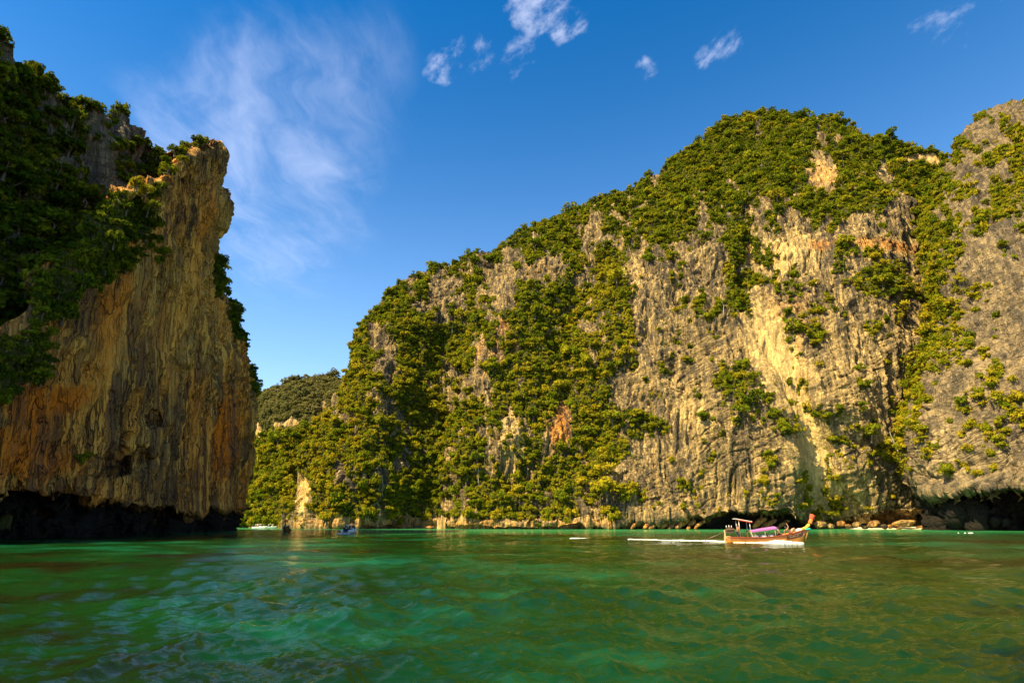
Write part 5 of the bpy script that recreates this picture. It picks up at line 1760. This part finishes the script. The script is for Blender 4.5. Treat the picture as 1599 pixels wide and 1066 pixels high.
sit = dict(pelvis=(0, 0, .12), waist=(-.02, 0, .28), chest=(.0, 0, .52), neck=(.02, 0, .67), jaw=(.04, 0, .74), head=(.04, 0, .81), crown=(.03, 0, .89), face=(1, 0, 0),
           hipl=(.03, .09, .10), kneel=(.45, .13, .16), anklel=(.50, .13, -.26), toel=(.66, .14, -.30), hipr=(.03, -.09, .10), kneer=(.45, -.13, .16), ankler=(.50, -.13, -.26), toer=(.66, -.14, -.30),
           shoulderl=(.0, .19, .59), elbowl=(.10, .25, .33), wristl=(.33, .16, .24), shoulderr=(.0, -.19, .59), elbowr=(.10, -.25, .33), wristr=(.33, -.16, .24))
person('seated passenger in a peach shirt at the front end of the purple canopy', on_boat(5.55, -.35, .68), YAW, sit, M_shirt_peach, (M_dark, {'pelvis', 'hipl', 'hipr', 'kneel', 'kneer'}), M_skin)
rec = dict(pelvis=(0, 0, .10), waist=(-.14, 0, .16), chest=(-.34, 0, .32), neck=(-.44, 0, .44), jaw=(-.46, 0, .52), head=(-.48, 0, .58), crown=(-.51, 0, .66), face=(.9, 0, .3),
           hipl=(.02, .10, .10), kneel=(.30, .16, .50), anklel=(.58, .15, .16), toel=(.72, .16, .14), hipr=(.02, -.10, .10), kneer=(.36, -.10, .54), ankler=(.66, -.12, .20), toer=(.80, -.13, .17),
           shoulderl=(-.38, .19, .38), elbowl=(-.55, .32, .18), wristl=(-.50, .36, -.02), shoulderr=(-.38, -.19, .40), elbowr=(-.28, -.30, .64), wristr=(-.34, -.22, .88))
person('sunbather leaning back on the foredeck with knees up and one arm raised', on_boat(7.05, 0, .98), YAW, rec, None, (M_swim, {'pelvis', 'hipl', 'hipr'}), M_skin, long_hair=True)
bag = on_boat(7.95, -.12, 1.25)


def bundle(V, Fc):
    tube(V, Fc, [(-.35, 0, 0), (-.15, .02, .06), (.12, -.02, .07), (.34, 0, .02)], [.08, .17, .16, .06], 9)


bd = part('towel_bundle', None, M_cloth_white, bundle, True, label='rolled white towel lying on the longtail foredeck behind the bow post', category='towel')
bd.location = bag
bd.rotation_euler = (0, rad(-8), YAW)

# --- the dark longtail seen end on in the gap
pd = on_water(441, 830)
longtail('dark wooden longtail boat seen end on near the gap', Vector((pd.x, pd.y + 4, 0)), rad(-75), False, M_wood_dark)


# --- white speedboats
def speedboat(label, loc, rotz, L=7.0, group=None):
    e = empty('speedboat', label, 'boat', loc, rotz, group)
    beam = lambda u: float(np.interp(u, [0, .3, .6, .85, 1], [.95, 1.05, 1.0, .6, .06]))
    sheer = lambda u: float(np.interp(u, [0, .5, 1], [.62, .72, 1.0]))
    secs = hull_sections(L, beam, sheer, (L * .88, 0), 14)
    part('hull', e, M_white, lambda V, F: add_hull(V, F, secs, .08), True)
    part('stripe', e, M_teal, lambda V, F: [strip_tube(V, F, [(s[3][0], sg * (s[3][1] + .005), s[3][2] - .12) for s in secs[:-1]], .03, 5) for sg in (1, -1)] and None, True)
    part('deck', e, M_tan, lambda V, F: box(V, F, (L * .42, 0, .2), (L * .75, 1.5, .05)))
    ft = part('foredeck', e, M_white, lambda V, F: box(V, F, (L * .76, 0, .74), (L * .22, 1.1, .06)), bevel=.02)
    part('roof', e, M_white, lambda V, F: box(V, F, (L * .42, 0, 1.72), (L * .42, 1.75, .07)), bevel=.03)
    for sx in (.23, .61):
        for sy in (-.82, .82):
            part('roof_post', e, M_white, lambda V, F: tube(V, F, [(L * sx, sy * 1.05, .6), (L * sx, sy, 1.7)], [.04, .04], 7), True)
    part('windscreen', e, M_glass, lambda V, F: box(V, F, (L * .62, 0, 1.0), (.04, 1.5, .5), Matrix.Rotation(rad(-25), 3, 'Y')))
    part('console', e, M_white, lambda V, F: box(V, F, (L * .52, -.3, .62), (.5, .7, .8)), bevel=.04)
    for k in range(3):
        part('bench', e, M_dark, lambda V, F: (box(V, F, (L * (.18 + .11 * k), 0, .48), (.4, 1.6, .12)), box(V, F, (L * (.18 + .11 * k) - .18, 0, .72), (.08, 1.6, .4))), bevel=.02)
    en = part('outboard_engine', e, M_dark, lambda V, F: (box(V, F, (-.25, 0, .95), (.42, .38, .5)), box(V, F, (-.28, 0, .35), (.18, .14, .8))), bevel=.05)
    part('propeller', en, M_steel, lambda V, F: [box(V, F, (-.42, .09 * math.cos(a), .02 + .09 * math.sin(a)), (.03, .1, .14), Matrix.Rotation(a, 3, 'X')) for a in (0, 2.09, 4.19)] and None)
    return e


ps = on_water(538, 831.5)
sb_yaw = rad(84)
sb_loc = Vector((ps.x, ps.y, 0))
speedboat('white framed speedboat heading away in front of the outer spur', sb_loc, sb_yaw)
for k, (bx, by, mt) in enumerate([(1.7, .35, M_shirt_peach), (2.6, -.4, M_shirt_brown)]):
    c, s = math.cos(sb_yaw), math.sin(sb_yaw)
    person(['passenger in a peach shirt on the rear bench of the white speedboat', 'passenger in a rust shirt farther forward in the white speedboat'][k], sb_loc + Vector((bx * c - by * s, bx * s + by * c, .45)), sb_yaw, sit, mt, (M_dark, {'pelvis', 'hipl', 'hipr', 'kneel', 'kneer'}), M_skin)
pm = on_water(391, 825)
speedboat('white boat moored close beside the pointed rock, nearer the gap edge', Vector((pm.x - 2, 268, 0)), rad(12), 5.0, 'white boats moored beyond the gap')
pm = spot(411, 825, 268)
speedboat('larger white roofed boat moored below the wooded slope', Vector((pm.x - 2, 262, 0)), rad(-14), 7.2, 'white boats moored beyond the gap')


# --- foam: wake, bow wave and a few breaking crests; nobody could count its flecks
def foam_flecks(items, seed):
    g = np.random.default_rng(seed)
    Vs, Qs = [], []
    off = 0
    for (c, rx, ry, h, yaw) in items:
        n = 7
        t = np.linspace(0, 2 * np.pi, n, endpoint=False) + g.uniform(0, 1)
        wob = g.uniform(.6, 1.2, n)
        lx, ly = np.cos(t) * rx * wob, np.sin(t) * ry * wob
        cs, sn_ = math.cos(yaw), math.sin(yaw)
        ring = np.stack([c[0] + lx * cs - ly * sn_, c[1] + lx * sn_ + ly * cs, np.full(n, c[2] - .25)], -1)
        mid_ = np.stack([c[0] + .6 * (lx * cs - ly * sn_), c[1] + .6 * (lx * sn_ + ly * cs), c[2] + h * g.uniform(.5, 1.0, n)], -1)
        Vs += [ring, mid_]
        for k in range(n):
            k2 = (k + 1) % n
            Qs.append((off + k, off + k2, off + n + k2, off + n + k))
        for k in (1, 3, 5):
            Qs.append((off + n, off + n + k, off + n + (k + 1) % n, off + n + (k + 1) % n) if False else (off + n, off + n + k, off + n + k + 1, off + n + (k + 2) % n if k < 5 else off + n + k + 1))
        off += 2 * n
    Q = [q for q in Qs if len(set(q)) == 4]
    T = [tuple(dict.fromkeys(q)) for q in Qs if len(set(q)) == 3]
    return mesh_from_arrays('foam', np.concatenate(Vs), np.array(Q), np.array(T) if T else None)


g = np.random.default_rng(77)
items = []
line = [(1136, 846.2), (1100, 845.0), (1050, 843.8), (1000, 842.2), (940, 840.6), (880, 839.0), (820, 837.6), (760, 836.0)]
wp = [on_water(x, y) for x, y in line]
for i in range(len(wp) - 1):
    dens = [150, 80, 22, 6, 4, 0, 0][i]
    for _ in range(dens):
        t = g.uniform()
        p = wp[i].lerp(wp[i + 1], t)
        wd = .26 + .20 * (i + t)
        if i == 1 and fbm(np.array([[p.x / 2.6, p.y / 9, 3.0]], np.float32), 2)[0] < -.08 + .06 * i:
            continue
        items.append(((p.x, p.y + g.normal(0, wd), .05 + g.uniform(-.05, .05)), g.uniform(.3, .9) if i < 2 else g.uniform(.4, 1.3), g.uniform(.04, .12) if i < 2 else g.uniform(.03, .07), g.uniform(.01, .05) * (2 if i == 0 else 1) if i < 2 else .006, g.normal(0, .12)))
for _ in range(240):
    t = g.uniform(.6, 8.1)
    side = -1 if g.uniform() < .75 else 1
    bm_ = float(np.interp(t / 8.9, [0, .15, .45, .7, .88, 1], [.62, .82, .95, .84, .5, .07]))
    hump = math.exp(-((t - 5.3) / 1.5) ** 2)
    p = on_boat(t, side * (bm_ * .85 + abs(g.normal(.08, .12 + .16 * hump))), 0)
    items.append(((p.x, p.y, .02 + .16 * hump * g.uniform()), g.uniform(.15, .45), g.uniform(.08, .2), g.uniform(.02, .07) + .18 * hump * g.uniform(), YAW + g.normal(0, .3)))
for (x, y, n, wd) in [(1511, 831.5, 8, .7), (538, 832.5, 20, .8)]:
    p = on_water(x, y)
    for _ in range(n):
        s = p.length / 60
        items.append(((p.x + g.normal(0, wd), p.y + g.normal(0, .16), .05), g.uniform(.05, .22) * max(.3, s), g.uniform(.015, .05) * max(.3, s), .012, g.normal(-.1, .25)))
link('foam', foam_flecks(items, 5), M_foam, kind='stuff')
